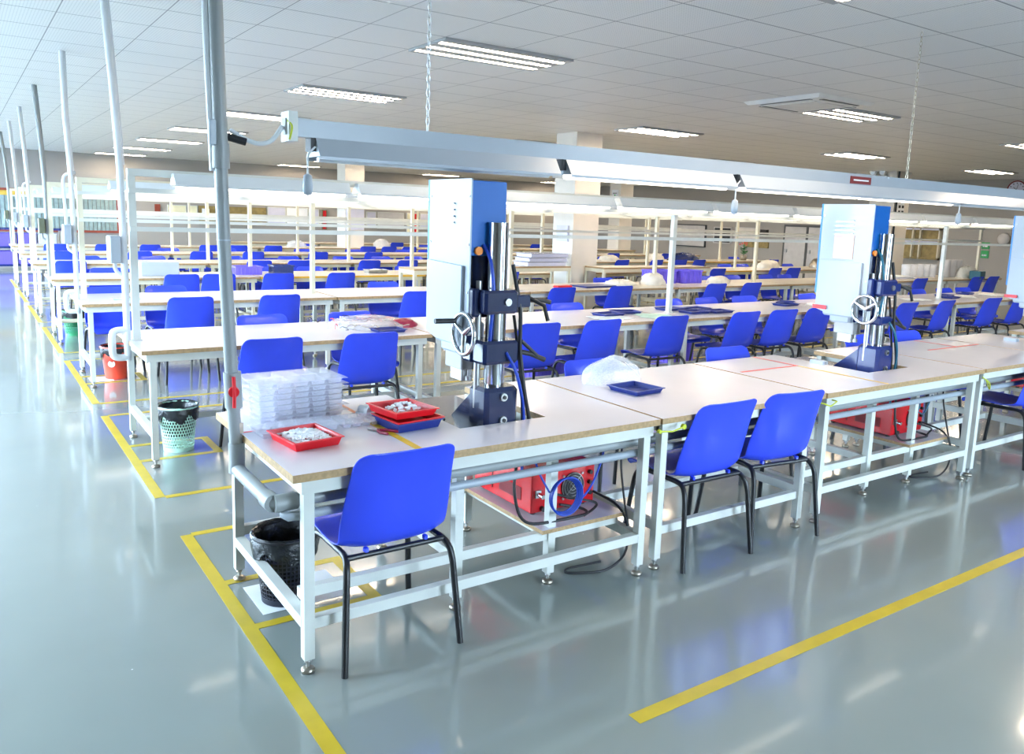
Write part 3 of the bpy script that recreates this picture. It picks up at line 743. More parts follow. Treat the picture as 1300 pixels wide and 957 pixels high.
for rr, k, bk, ln in ((2, 'pvcw', 'reflector', 0), (3, 'pvcw', 'reflector', .03), (4, 'pvc', 'olive', 0), (5, 'pvcw', 'reflector', .0), (6, 'pvcw', 'reflector', .0), (7, 'pvc', 'olive', -.02)):
    aisle_pole(rr, k, bk, ln)

# ------------------------------------------------------------------ welding presses
def welder(dx, label, nav, hose, wheel_solid):
    r = thing('ultrasonic_welder', label, 'welding press', (dx, 0, 0), 0, 'welding presses on the front bench')
    zb = .672
    # base plate and cast column foot with ribs
    m = MB().box(1.74, 2.05, 2.81, 3.50, zb+.001, zb+.04, nav, b=.006); m.build('base_plate', r)
    m = MB().box(1.80, 1.97, 2.80, 2.95, zb+.04, .90, nav, b=.018)
    m.add([(1.83, 2.95, .87), (1.94, 2.95, .87), (1.94, 3.14, zb+.04), (1.83, 3.14, zb+.04), (1.83, 2.95, zb+.04), (1.94, 2.95, zb+.04)], [[0, 1, 2, 3], [0, 3, 4], [1, 5, 2]], nav)
    c = m.build('column_foot', r)
    for z in (.76, .86): MB().cyl((1.885, 2.80, z), (1.885, 2.788, z), .017, 'steel', 12).cyl((1.885, 2.79, z), (1.885, 2.782, z), .009, 'black', 6).build('bolt', c)
    MB().cyl((1.885, 2.875, .89), (1.885, 2.875, 1.595), .044, 'chrome', 28).build('column', r)
    MB().cyl((1.812, 2.90, .80), (1.812, 2.90, 1.35), .014, 'steel', 12).build('guide_rod', r)
    # carriage clamps
    m = MB().box(1.79, 1.96, 2.81, 2.95, 1.215, 1.315, nav, b=.012).box(1.76, 1.80, 2.86, 3.1, 1.20, 1.32, nav, b=.008).box(1.95, 2.04, 2.835, 2.875, 1.235, 1.29, nav, b=.006)
    m.build('upper_clamp', r)
    m = MB().tube([(2.03, 2.85, 1.265), (2.10, 2.84, 1.265), (2.14, 2.83, 1.255)], .010, 'black', 10).tube([(2.03, 2.85, 1.28), (2.085, 2.80, 1.245), (2.10, 2.79, 1.18)], .009, 'black', 10)
    m.cyl((1.90, 2.81, 1.265), (1.90, 2.80, 1.265), .016, 'steel', 12); m.build('clamp_lever', r)
    m = MB()
    if wheel_solid: m.box(1.83, 1.95, 2.82, 2.93, 1.03, 1.085, nav, b=.012).box(1.81, 1.85, 2.90, 3.12, 1.03, 1.13, nav, b=.01)
    else: m.box(1.79, 1.97, 2.81, 2.95, 1.00, 1.10, nav, b=.012).box(1.78, 1.83, 2.90, 3.12, 1.0, 1.14, nav, b=.01)
    m.build('lower_clamp', r)
    m = MB().tube([(1.96, 2.85, 1.05), (2.05, 2.84, 1.03), (2.12, 2.83, 1.0)], .011, 'black', 10).tube([(2.0, 2.84, 1.09), (2.08, 2.83, 1.02)], .008, 'black', 8); m.build('clamp_lever', r)
    # head: cabinet, white side cover, lower cover
    m = MB().box(1.765, 1.94, 2.90, 3.26, 1.455, 1.765, 'cabblue', b=.004).box(1.765, 1.80, 3.235, 3.262, 1.22, 1.46, 'cabblue2'); m.build('cabinet', r)
    m = MB().box(1.758, 1.765, 2.893, 3.25, 1.12, 1.772, 'cabwhite').box(1.757, 1.76, 3.25, 3.262, 1.20, 1.772, 'cabblue2'); sp = m.build('side_cover', r)
    m = MB()
    for i in range(4): m.box(1.750, 1.758, 3.02, 3.15, 1.585+i*.027, 1.592+i*.027, 'cabwhite').box(1.7565, 1.7585, 3.02, 3.15, 1.578+i*.027, 1.585+i*.027, 'steel')  # darker strip below each louvre stands in for its shadow
    for z in (1.70, 1.50, 1.3):
        for y in (2.905, 3.235): m.cyl((1.759, y, z), (1.754, y, z), .005, 'steel', 8)
    m.build('louvre', sp)
    MB().cyl((1.852, 2.96, 1.19), (1.852, 2.96, 1.456), .045, 'navy', 20).cyl((1.852, 3.1, 1.15), (1.852, 3.1, 1.456), .05, 'navy', 20).build('air_cylinder', r)
    m = MB(); a = [(2.935, 1.41), (3.235, 1.42), (3.235, 1.10), (3.16, 1.08), (2.935, 1.07)]
    m.add([(1.742, y, z) for y, z in a]+[(1.757, y, z) for y, z in a], [[0, 1, 2, 3, 4][::-1], [5, 6, 7, 8, 9]]+[[i, (i+1) % 5, (i+1) % 5+5, i+5] for i in range(5)], 'cabwhite')
    m.build('front_cover', r)
    m = MB().box(1.765, 1.90, 2.98, 3.20, 1.06, 1.16, 'cabwhite', b=.01).box(1.77, 1.86, 3.0, 3.15, 1.02, 1.08, 'cabwhite', b=.012); m.build('carriage', r)
    m = MB().box(1.775, 1.86, 2.97, 3.11, .955, 1.03, 'panelgrey', b=.004).box(1.79, 1.845, 2.99, 3.09, .90, .957, 'steel', b=.004).cyl((1.82, 2.98, .92), (1.82, 2.98, 1.06), .007, 'steel', 10).cyl((1.82, 2.98, .905), (1.82, 2.98, .925), .016, 'steel', 14); m.build('welding_horn', r)
    MB().cyl((1.80, 2.898, 1.475), (1.80, 2.886, 1.475), .018, 'orange', 14).build('indicator_button', r)
    # hand wheel facing the aisle
    cy, cz, R_ = 2.875, 1.13, .086; x = 1.725
    ws = MB().cyl((x-.0, cy, cz), (x+.05, cy, cz), .014, 'chrome', 12).tube([(x, cy+R_*math.cos(t*PI/16), cz+R_*math.sin(t*PI/16)) for t in range(32)], .0095, 'chrome', 8, closed=True)
    for q in range(3):
        a = q*2*PI/3+.5; ws.tube([(x+.005, cy, cz), (x, cy+R_*math.cos(a), cz+R_*math.sin(a))], .013, 'chrome', 8, r2=.007)
    ws.lathe([(0, 0), (.02, 0), (.02, .012), (0, .014)], 'chrome', 16, (0, 0, 0)) if False else None
    ws = ws.build('hand_wheel', r)
    if not wheel_solid: MB().cyl((x-.005, cy+.062, cz+.048), (x-.10, cy+.066, cz+.050), .011, 'black', 12).build('crank_handle', ws)
    # hoses
    m = MB().tube([(1.825, 2.895, 1.50), (1.845, 2.86, 1.44), (1.85, 2.84, 1.30), (1.835, 2.83, 1.20), (1.835, 2.84, 1.10)], .008, hose, 8, fil=.06); m.build('air_hose', r)
    m = MB().tube([(1.90, 2.81, 1.05), (1.93, 2.775, .98), (1.97, 2.775, .85), (2.0, 2.80, .74), (2.01, 2.82, .62), (2.0, 2.8, .5)], .007, hose, 8, fil=.05); m.build('air_hose', r)
    m = MB().tube([(1.86, 2.86, 1.50), (1.865, 2.855, 1.40), (1.86, 2.86, 1.31)], .015, 'black', 10); m.build('black_cable', r)
    m = MB().tube([(1.955, 2.86, 1.42), (1.99, 2.84, 1.22), (1.985, 2.83, 1.05), (2.0, 2.80, .85), (2.035, 2.81, .75), (2.05, 2.82, .60)], .009, 'black', 8, fil=.05).tube([(1.975, 2.87, 1.20), (2.0, 2.85, 1.0), (2.01, 2.83, .8), (2.02, 2.84, .6)], .007, 'black', 8, fil=.05); m.build('black_cable', r)
    return r
w1 = welder(0, 'blue and white ultrasonic welding press at the left table, navy column foot', 'navy', 'wire_blue', False)
w2 = welder(2.88, 'blue and white ultrasonic welding press in the middle, teal hose', 'navy2', 'teal', True)
w3 = welder(5.47, 'blue and white ultrasonic welding press cut off at the right edge', 'navy2', 'teal', True)
for dx, nm in ((2.88, 'middle'), (5.47, 'rightmost')):
    tag(MB().box(1.752+dx, 1.7575+dx, 3.01, 3.15, 1.43, 1.58, mat('pale_pink_card_'+nm, (.75, .55, .5), .5)).build('label_card'), 'pale pink card taped to the side of the %s press' % nm, 'card')
    tag(MB().box(1.73+dx, 1.734+dx, 3.15, 3.25, 1.10, 1.125, 'redplastic').build('red_sticker'), 'red sticker strip under the white cover of the %s press' % nm, 'sticker')
# fixtures on the recessed plates
def jig(dx, label):
    r = thing('clamping_jig', label, 'fixture', (dx, 0, .673), 0, 'clamping jigs under the presses')
    MB().box(1.63, 1.735, 2.86, 3.42, 0, .012, 'steel', b=.003).build('jig_plate', r)
    MB().box(1.64, 1.72, 3.06, 3.20, .012, .05, 'steel', b=.004).box(1.655, 1.675, 3.08, 3.18, .05, .10, 'cabwhite', b=.003).box(1.69, 1.71, 3.08, 3.18, .05, .10, 'cabwhite', b=.003).build('jig_block', r)
    m = MB().cyl((1.62, 3.02, .055), (1.62, 3.40, .055), .006, 'chrome', 10).cyl((1.725, 3.02, .055), (1.725, 3.36, .055), .006, 'chrome', 10); m.build('guide_rod', r)
    m = MB()
    for y in (3.03, 3.24, 3.38): MB().cyl((1.62, y, .0), (1.62, y, .075), .009, 'black', 8).build('bolt', r)
    m = MB()
    for i in range(14):
        a = random.uniform(1.63, 1.71); b = random.uniform(2.90, 3.02); z = random.uniform(.014, .03); m.lathe([(0, -.008), (.012, -.004), (.014, .004), (0, .01)], 'parts', 8, (a, b, z))
    m = m.build('white_parts', r)
    MB().box(1.645, 1.72, 2.84, 2.9, .013, .03, 'black', b=.004).build('control_strip', r)
jig(0, 'steel clamping jig with white parts under the left press')
jig(2.88, 'steel clamping jig under the middle press')
jig(5.47, 'steel clamping jig under the rightmost press')

def generator(dx, label, k='red'):
    r = thing('generator_box', label, 'generator', (dx, 0, .268), 0, 'red generators on the lower shelves')
    x0, x1, y0, y1, z1 = 2.085, 2.455, 2.84, 3.33, .215
    MB().box(x0, x1, y0, y1, .018, z1, k, b=.004).build('housing', r)
    for a in (x0+.04, x1-.04):
        for b in (y0+.04, y1-.04): MB().cyl((a, b, 0), (a, b, .02), .014, 'black', 12).build('rubber_foot', r)
    m = MB().cyl((x0+.235, y0-.001, .115), (x0+.235, y0-.006, .115), .066, 'black', 28)
    g = m.build('fan_opening', r)
    m = MB()
    for R_ in (.02, .035, .05, .064): m.tube([(x0+.235+R_*math.cos(t*PI/12), y0-.009, .115+R_*math.sin(t*PI/12)) for t in range(24)], .0014, 'steel', 4, closed=True)
    m.cyl((x0+.19, y0-.009, .07), (x0+.28, y0-.009, .16), .0015, 'steel', 4).cyl((x0+.28, y0-.009, .07), (x0+.19, y0-.009, .16), .0015, 'steel', 4)
    for a, b in ((-.055, -.055), (.055, -.055), (-.055, .055), (.055, .055)): m.cyl((x0+.235+a, y0-.001, .115+b), (x0+.235+a, y0-.008, .115+b), .006, 'steel', 8)
    m.build('fan_guard', g)
    for z in (.17, .12, .07): MB().cyl((x1-.035, y0-.001, z), (x1-.035, y0-.018, z), .010, 'black', 12).build('fuse_knob', r)
    MB().box(x0+.02, x0+.05, y0-.008, y0, .09, .125, 'steel').cyl((x0+.035, y0-.008, .108), (x0+.035, y0-.045, .105), .011, 'chrome', 12).build('connector', r)
    MB().cyl((x0+.06, y0-.001, .035), (x0+.06, y0-.02, .035), .012, 'black', 12).build('cable_gland', r)
    m = MB()
    m.box(x0-.003, x0, y0+.08, y0+.26, .06, .12, 'darkred'); m.build('side_vent', r)
    MB().box(x0-.004, x0, y0+.32, y0+.326, .05, .17, 'darkred').build('side_slot', r); MB().box(x0-.004, x0, y1-.06, y1-.05, .14, .15, 'black').build('side_hole', r)
    return r
generator(0, 'red welding generator box with round fan on the left lower shelf')
generator(2.90, 'red welding generator box on the lower shelf below the middle press')
generator(5.62, 'red welding generator box at the right edge below the bench')
# hoses and cables under the tables
def cables(dx, full, hose):
    lab = 'left table' if dx == 0 else 'middle press'
    c = []
    if full:
        m = MB()
        for q in range(4):
            rr_ = .076+.003*q
            m.tube([(2.125+rr_*math.cos(t*PI/14)+.002*q, 2.655-.006*q, .425+rr_*math.sin(t*PI/14)) for t in range(28)], .0048, hose, 6, closed=True)
        m.tube([(1.99, 2.72, .66), (2.0, 2.69, .55), (2.05, 2.66, .45)], .005, hose, 6, fil=.05).tube([(2.15, 2.655, .35), (2.31, 2.70, .40), (2.41, 2.74, .52), (2.43, 2.75, .60)], .005, hose, 6, fil=.08)
        tag(m.build('coiled_hose'), 'coiled blue air hose hanging before the left red generator', 'hose')
    else:
        m = MB()
        m.tube([(dx+2.17+.05*math.cos(t*PI/10), 2.74, .50+.05*math.sin(t*PI/10)) for t in range(20)], .005, hose, 6, closed=True).tube([(dx+2.1, 2.73, .66), (dx+2.13, 2.73, .56)], .005, hose, 6).tube([(dx+2.2, 2.74, .46), (dx+2.3, 2.75, .42), (dx+2.38, 2.75, .55)], .005, hose, 6, fil=.05)
        tag(m.build('coiled_hose'), 'dark teal air hose looped above the middle red generator', 'hose')
    m = MB()
    m.tube([(dx+1.93, 2.74, .66), (dx+1.92, 2.735, .55), (dx+1.9, 2.72, .47), (dx+1.93, 2.715, .34), (dx+2.0, 2.715, .292), (dx+2.2, 2.70, .292), (dx+2.33, 2.715, .285), (dx+2.34, 2.78, .29), (dx+2.22, 2.80, .32)], .007, 'black', 8, fil=.07)
    m.tube([(dx+2.14, 2.76, .40), (dx+2.24, 2.73, .37), (dx+2.38, 2.72, .33), (dx+2.40, 2.76, .285), (dx+2.3, 2.72, .28)], .006, 'black', 8, fil=.05)
    tag(m.build('power_cable'), 'black power cable curling over the shelf beside the %s red generator' % ('left' if dx == 0 else 'middle'), 'cable')
    m = MB().tube([(dx+2.44, 2.83, .34), (dx+2.50, 2.70, .30), (dx+2.53, 2.66, .20), (dx+2.52, 2.66, .06), (dx+2.40, 2.66, .008), (dx+2.22, 2.74, .008), (dx+2.25, 2.78, .008), (dx+2.45, 2.76, .008)], .006, 'black', 8, fil=.06)
    m.tube([(dx+2.60, 2.80, .66), (dx+2.54, 2.76, .5), (dx+2.53, 2.70, .3), (dx+2.535, 2.67, .2)], .0055, 'black', 8, fil=.08)
    tag(m.build('power_cable'), 'black cable hanging to the floor under the right end of the %s table' % ('left' if dx == 0 else 'middle press'), 'cable')
    m = MB().box(dx+2.38, dx+2.46, 2.71, 2.77, .66, .70, 'black').cyl((dx+2.40, 2.74, .66), (dx+2.39, 2.74, .60), .010, 'chrome', 10).cyl((dx+2.44, 2.74, .66), (dx+2.45, 2.74, .60), .010, 'chrome', 10)
    tag(m.build('air_coupling'), 'chrome twin air coupling fixed under the %s table' % ('left' if dx == 0 else 'middle press'), 'coupling')
cables(0, True, 'wire_blue'); cables(2.9, False, 'teal')
tag(MB().tube([(2.53, 2.50, .70), (2.60, 2.49, .695), (2.68, 2.50, .705)], .004, 'ygreen', 6).cyl((2.53, 2.51, .70), (2.53, 2.495, .70), .009, 'ygreen').cyl((2.68, 2.51, .705), (2.68, 2.495, .705), .012, 'ygreen').build('earth_wire'), 'yellow green earth wire joining left and plain front tables', 'wire')
tag(MB().tube([(3.72, 2.56, .70), (3.74, 2.515, .70), (3.80, 2.51, .68), (3.86, 2.515, .70), (3.87, 2.56, .70)], .004, 'ygreen', 6).build('earth_wire'), 'yellow green earth wire beside the right chair of the pair', 'wire')
tag(MB().tube([(5.43, 2.52, .70), (5.50, 2.50, .66), (5.53, 2.51, .60), (5.50, 2.53, .68)], .004, 'ygreen', 6, fil=.03).build('earth_wire'), 'yellow green earth wire at the right end of the middle press table', 'wire')

# ------------------------------------------------------------------ trays and small goods on the front bench
T = .7505
def tray_mb(w, d, h, k, fl=.007, taper=.010):
    m = MB(); t = .004
    def ring(x, y, z): return [(-x, -y, z), (x, -y, z), (x, y, z), (-x, y, z)]
    w, d = w/2, d/2
    R = [ring(w-taper, d-taper, 0), ring(w-.004, d-.004, h), ring(w+fl, d+fl, h), ring(w+fl, d+fl, h-.006), ring(w+fl-.003, d+fl-.003, h-.006)]
    I = [ring(w-.006, d-.006, h-.001), ring(w-taper-.004, d-taper-.004, t)]
    vs = [p for q in (R[0], R[1], R[2], R[3]) for p in q]
    f = [[3, 2, 1, 0]]
    out = [ring(w-taper, d-taper, 0), ring(w, d, h-.004), ring(w+fl, d+fl, h-.004), ring(w+fl, d+fl, h), ring(w-.003, d-.003, h), ring(w-taper-.003, d-taper-.003, t)]
    vs = [p for q in out for p in q]; f = [[3, 2, 1, 0]]
    for l in range(5):
        for i in range(4): f.append([l*4+i, l*4+(i+1) % 4, (l+1)*4+(i+1) % 4, (l+1)*4+i])
    f.append([20, 21, 22, 23]); m.add(vs, f, k); return m
def pile(n, w, d, z, k, s=.012):
    m = MB()
    for i in range(n):
        a = random.uniform(-1, 1); b = random.uniform(-1, 1); hgt = (1-a*a)*(1-b*b)
        c = Vector((a*w, b*d, z+hgt*.022+random.uniform(0, .006))); R_ = Matrix.Rotation(random.uniform(0, 6.3), 4, 'Z') @ Matrix.Rotation(random.uniform(-.5, .5), 4, 'X')
        m.box(-s, s, -s*.35, s*.35, -s*.25, s*.25, k, xf=Matrix.Translation(c) @ R_)
    return m
o = tag(tray_mb(.19, .22, .035, 'redplastic').build('parts_tray', None, (1.045, 2.885, T), .12), 'single red tray filled with white parts, front left of bench', 'tray')
tag(pile(240, .072, .085, .018, 'parts').build('moulded_parts', None, (1.045, 2.885, T), .12), 'heap of small white moulded parts in the single red tray', 'parts', kind='stuff')
tag(tray_mb(.21, .19, .038, 'blueplastic').build('parts_tray', None, (1.50, 2.93, T), .1), 'dark blue tray at the bottom of the tray stack beside the left press', 'tray')
tag(tray_mb(.215, .195, .034, 'redplastic').build('parts_tray', None, (1.50, 2.93, T+.012), .1), 'empty red tray in the middle of the stack beside the left press', 'tray')
o = tag(tray_mb(.215, .19, .032, 'redplastic').build('parts_tray', None, (1.49, 2.96, T+.048), .22), 'tilted red tray with white parts topping the stack', 'tray'); o.rotation_euler = (.03, .05, .22)
o = tag(pile(70, .06, .045, .014, 'parts').build('moulded_parts', None, (1.49, 2.96, T+.05), .22), 'white moulded parts lying in the top red tray of the stack', 'parts', kind='stuff')
tag(tray_mb(.20, .20, .026, 'blueplastic').build('parts_tray', None, (2.86, 3.02, T), .1), 'shallow blue tray in front of the clear bag', 'tray')
# stacked clear blister trays
def blister(w, d, h, nx):
    m = MB(); 
    m.box(-w/2, w/2, -d/2, d/2, h-.0015, h, 'clear')
    for i in range(nx):
        for j in range(2):
            a = -w/2+.012+i*(w-.024)/nx; b = -d/2+.012+j*(d-.024)/2
            wx = (w-.024)/nx-.01; wy_ = (d-.024)/2-.01
            vs = [(a, b, h), (a+wx, b, h), (a+wx, b+wy_, h), (a, b+wy_, h), (a+.006, b+.006, 0.001), (a+wx-.006, b+.006, .001), (a+wx-.006, b+wy_-.006, .001), (a+.006, b+wy_-.006, .001)]
            m.add(vs, [[0, 1, 5, 4], [1, 2, 6, 5], [2, 3, 7, 6], [3, 0, 4, 7], [7, 6, 5, 4]], 'clear')
    return m
bp = blister(.40, .27, .022, 5).build('clear_blister_tray', None, (1.155, 3.34, T), .05)
names = ['bottom', 'second', 'third', 'fourth', 'fifth', 'sixth', 'top']
tag(bp, 'clear compartment tray, bottom of the stack on the left front table', 'tray', 'stacked clear compartment trays')
for i in range(1, 7):
    c = bp.copy(); COL.objects.link(c); c.location = (1.155+random.uniform(-.004, .004), 3.34+random.uniform(-.004, .004), T+.0235*i); c.rotation_euler = (0, 0, .05+random.uniform(-.015, .015))
    c['label'] = 'clear compartment tray, %s of the stack on the left front table' % (names[i] if i in (6,) else names[i]+' from the bottom')
c = bp.copy(); COL.objects.link(c); c.location = (1.07, 3.07, T+.0); c.scale = (.85, .62, 1); c['label'] = 'loose clear compartment tray lying left, behind the single red tray'; c['group'] = 'loose clear trays'
c = bp.copy(); COL.objects.link(c); c.location = (1.30, 3.075, T+.024); c.scale = (.55, .62, .8); c.rotation_euler = (0, 0, -.03); c['label'] = 'loose clear compartment tray lying right, near the pliers'; c['group'] = 'loose clear trays'
c.location.z = T; c.location.x = 1.352
# pliers
r = thing('pliers', 'small pliers with maroon handles lying beside the yellow tape', 'pliers', (1.35, 2.90, T), -1.0)
MB().tube([(.0, .0, .007), (-.03, .02, .007), (-.075, .012, .007)], .006, 'maroonplastic', 8, fil=.03).build('handle', r, rot=PI-.3) 
MB().tube([(.0, .0, .0065), (.035, .018, .0065), (.085, .020, .0065)], .006, 'maroonplastic', 8, fil=.03).build('handle', r)
MB().box(-.045, .01, -.006, .006, .003, .011, 'steel', b=.002).build('jaw', r)
tag(MB().tube([(0, -.03, .022), (0, .03, .022)], .022, 'paper', 20).box(-.03, .05, -.04, .04, 0, .018, 'paper', b=.006).build('tape_dispenser', None, (1.415, 3.16, T), .3), 'small white tape dispenser behind the tray stack', 'dispenser')
def tape(x0, x1, y0, y1, k, label, rz=0):
    cx, cy = (x0+x1)/2, (y0+y1)/2
    tag(MB().box(x0-cx, x1-cx, y0-cy, y1-cy, 0, .0009, k).build('marking_tape', None, (cx, cy, .7502), rz), label, 'tape')
tape(.875, 1.16, 3.115, 3.13, 'tape_r', 'red tape strip running in front of the clear tray stack')
tape(1.30, 1.40, 3.11, 3.128, 'tape_r', 'short red tape strip beside the yellow tape on the left table')
tape(1.385, 1.405, 3.13, 3.488, 'tape_o', 'orange tape strip reaching the back edge of the left table')
tape(1.37, 1.40, 2.525, 3.11, 'tape_yt', 'mustard yellow tape strip on the left front table')
tape(3.83, 4.36, 3.135, 3.155, 'tape_r', 'long red tape strip on the middle press table')
tape(4.345, 4.365, 3.155, 3.485, 'tape_r', 'red tape strip reaching the back edge of the middle press table')
tape(4.345, 4.365, 2.525, 3.13, 'tape_yt', 'mustard yellow tape strip left of the middle press')
tape(5.9, 6.63, 3.13, 3.15, 'tape_r', 'red tape strip on the plain table right of the middle press')
tape(6.3, 6.32, 3.15, 3.48, 'tape_r', 'short red tape strip meeting the back edge right of the middle press')
# clear bag
m = MB(); N, K = 20, 10; vs = []
for i in range(K+1):
    t = i/K*PI/2
    for j in range(N):
        a = 2*PI*j/N; rr_ = 1+.10*math.sin(3*a+1)+.07*math.sin(7*a+i*.9)+random.uniform(-.04, .04)
        vs.append((.21*rr_*math.cos(a)*math.cos(t)**.7-.03*math.sin(t), .125*rr_*math.sin(a)*math.cos(t)**.7, .13*math.sin(t)*(1+.12*math.sin(a*2))*(1 if i else 0)))
fs = [[i*N+j, i*N+(j+1) % N, (i+1)*N+(j+1) % N, (i+1)*N+j] for i in range(K) for j in range(N)]
m.add(vs, fs, 'clearbag', True); o = m.build('plastic_bag', None, (2.93, 3.27, T), .15); tag(o, 'crumpled clear plastic bag behind the blue tray on the plain front table', 'bag'); smooth_mod(o, 1)

# ------------------------------------------------------------------ bins
M['meshblack'] = perforated('black_mesh_basket', (.012, .014, .03)); M['meshmint'] = perforated('mint_perforated_basket', (.52, .82, .68), 'dot'); M['meshgreen'] = perforated('green_perforated_basket', (.04, .30, .13), 'dot')
def waste_bin(x, y, k, solid, label, R=.125, h=.30, logo=False):
    r = thing('waste_bin', label, 'bin', (x, y, 0))
    rb = R*.76
    m = MB().lathe([(rb+(R-rb)*t/8, h*t/8) for t in range(9)], k, 32, uv=True).lathe([(0, .004), (rb, .004)], solid, 32)
    m.build('basket', r)
    MB().tube([((R+.003)*math.cos(t*PI/16), (R+.003)*math.sin(t*PI/16), h) for t in range(32)], .008, solid, 8, closed=True).build('rim', r)
    m = MB(); prof = [(0, h*.33), (R*.74, h*.35), (R*.84, h*.72), (R*.92, h*.97), (R*1.03, h+.013), (R*1.06, h+.008), (R*1.065, h*.9), (R*1.05, h*.80), (R*1.03, h*.74)]
    n = 40; vs = []
    for i, (a, z) in enumerate(prof):
        for j in range(n):
            t = 2*PI*j/n; w = random.uniform(-.004, .004) if 1 < i < 8 else 0
            zz = z + (.022*math.sin(5*t+1)+.015*math.sin(9*t) if i >= 7 else 0); vs.append(((a+w)*math.cos(t), (a+w)*math.sin(t), zz))
    m.add(vs, [[i*n+j, i*n+(j+1) % n, (i+1)*n+(j+1) % n, (i+1)*n+j] for i in range(len(prof)-1) for j in range(n)], 'bag', True)
    m.build('bin_liner', r)
    if logo:
        o = MB().tube([(0, 0, 0), (0, -.003, 0)], .032, 'paper', 20).build('round_label', r, (-R*.92*.45, -R*.92*.88+.006, h*.5), -.45)
    return r
waste_bin(1.06, 3.17, 'meshblack', 'black', 'black mesh waste bin with liner under the left front table', .13, .29)
waste_bin(1.15, 5.60, 'meshmint', 'mint', 'mint green perforated waste bin with black liner under the second row')
waste_bin(1.16, 8.25, 'binred', 'binred', 'red waste bin with black liner and round label under the third row', logo=True)
waste_bin(1.12, 11.2, 'meshgreen', 'green', 'green perforated waste bin with black liner under the fourth row')

# ------------------------------------------------------------------ goods on the further rows
def heap(x, y, w, d, h, k, label, cat, name, z=.7505, seed=1, kind=None):
    rnd = random.Random(seed); N, K = 18, 7; vs = []
    for i in range(K+1):
        t = i/K*PI/2
        for j in range(N):
            a = 2*PI*j/N; q = 1+.14*math.sin(2*a+seed)+.1*math.sin(5*a+i*.8+seed)+rnd.uniform(-.06, .06)
            vs.append((w/2*q*math.cos(a)*math.cos(t)**.7, d/2*q*math.sin(a)*math.cos(t)**.7, (h*math.sin(t)*(1+rnd.uniform(-.12, .12)) if i else 0)))
    m = MB().add(vs, [[i*N+j, i*N+(j+1) % N, (i+1)*N+(j+1) % N, (i+1)*N+j] for i in range(K) for j in range(N)], k, True)
    o = m.build(name, None, (x, y, z)); tag(o, label, cat, kind=kind); return o
# tangle of wires in clear film on row 2
m = MB(); rnd = random.Random(3)
for i in range(46):
    x = rnd.uniform(-.32, .30); y = rnd.uniform(-.26, .26); p = []
    a = rnd.uniform(0, 6.3); L = rnd.uniform(.02, .05)
    for q in range(6):
        p.append((x, y, .012+rnd.uniform(0, .035))); a += rnd.uniform(-1.1, 1.1); x += L*math.cos(a); y += L*math.sin(a)
    m.tube(p, .003, ('tape_r', 'black', 'paper', 'maroonplastic', 'foot')[i % 5], 5)
tag(m.build('wire_harness_heap', None, (2.55, 5.78, T)), 'tangle of red, black and white wires on the second row', 'wires', kind='stuff')
heap(2.62, 5.80, .70, .56, .06, 'clearbag', 'clear film spread under the tangle of wires', 'film', 'clear_film', seed=5)
tag(tray_mb(.22, .16, .022, 'blueplastic').build('parts_tray', None, (2.60, 5.42, T)), 'dark blue tray in front of the tangle of wires', 'tray')
heap(2.82, 5.62, .2, .18, .06, 'maroonplastic', 'bundle of dark red wires at the right of the tangle', 'wires', 'wire_bundle', seed=8)
def row_trays(lst):
    for (x, y, rz, lab) in lst: tag(tray_mb(.26, .18, .022, 'blueplastic').build('parts_tray', None, (x, y, T), rz), lab, 'tray')
row_trays([(4.95, 5.65, .1, 'dark blue tray left of the second row steel post near the centre'), (5.25, 5.75, -.3, 'dark blue tray lying askew left of the centre post, second row'),
           (5.9, 5.80, .05, 'dark blue tray just right of the centre post, second row, nearer the back'), (6.2, 5.72, .1, 'dark blue tray second to the right of the centre post, second row'), (5.95, 5.52, 0, 'dark blue tray just right of the centre post, second row, nearer the front'), (6.25, 5.48, 0, 'dark blue tray by the front edge right of the centre post, second row'),
           (7.6, 5.7, .1, 'dark blue tray left of the middle press, second row'), (7.8, 5.85, .5, 'dark blue tray with papers left of the middle press, second row'),
           (10.9, 5.6, .1, 'dark blue tray right of the right-hand post, second row'), (11.15, 5.8, .2, 'dark blue tray between papers toward the right end, second row'), (11.9, 5.9, .2, 'dark blue tray nearest the right end of the second row')])
for i, (x, y, rz, lab) in enumerate(((4.85, 5.45, .2, 'loose white sheet near the left of the second row trays'), (5.35, 5.45, .1, 'pale green sheet by the centre post, second row'), (8.1, 5.6, .2, 'loose white sheets left of the middle press'), (9.6, 5.75, .1, 'spread of white sheets right of the middle press'), (10.1, 5.6, -.2, 'loose white sheets before the right-hand post'), (11.4, 5.65, .3, 'white sheets lying between blue trays at the right'), (12.2, 5.7, .1, 'white sheets at the right end of the second row'))):
    m = MB()
    for q in range(4):
        m.box(-.15, .15, -.1, .1, .0012*q, .0012*q+.001, 'mint' if i == 1 else 'paper', xf=Matrix.Translation((random.uniform(-.08, .08), random.uniform(-.06, .06), 0)) @ Matrix.Rotation(random.uniform(-.5, .5), 4, 'Z'))
    tag(m.build('paper_sheets', None, (x, y, T), rz), lab, 'paper')
# left table of row 3: small flat tools
tag(MB().box(-.12, .12, -.05, .05, 0, .008, 'mint').box(-.02, .05, -.03, .03, .008, .03, 'foot', b=.004).build('tool_tray', None, (1.25, 8.15, T), .1), 'flat pale green tool tray on the left end of the third row', 'tray')
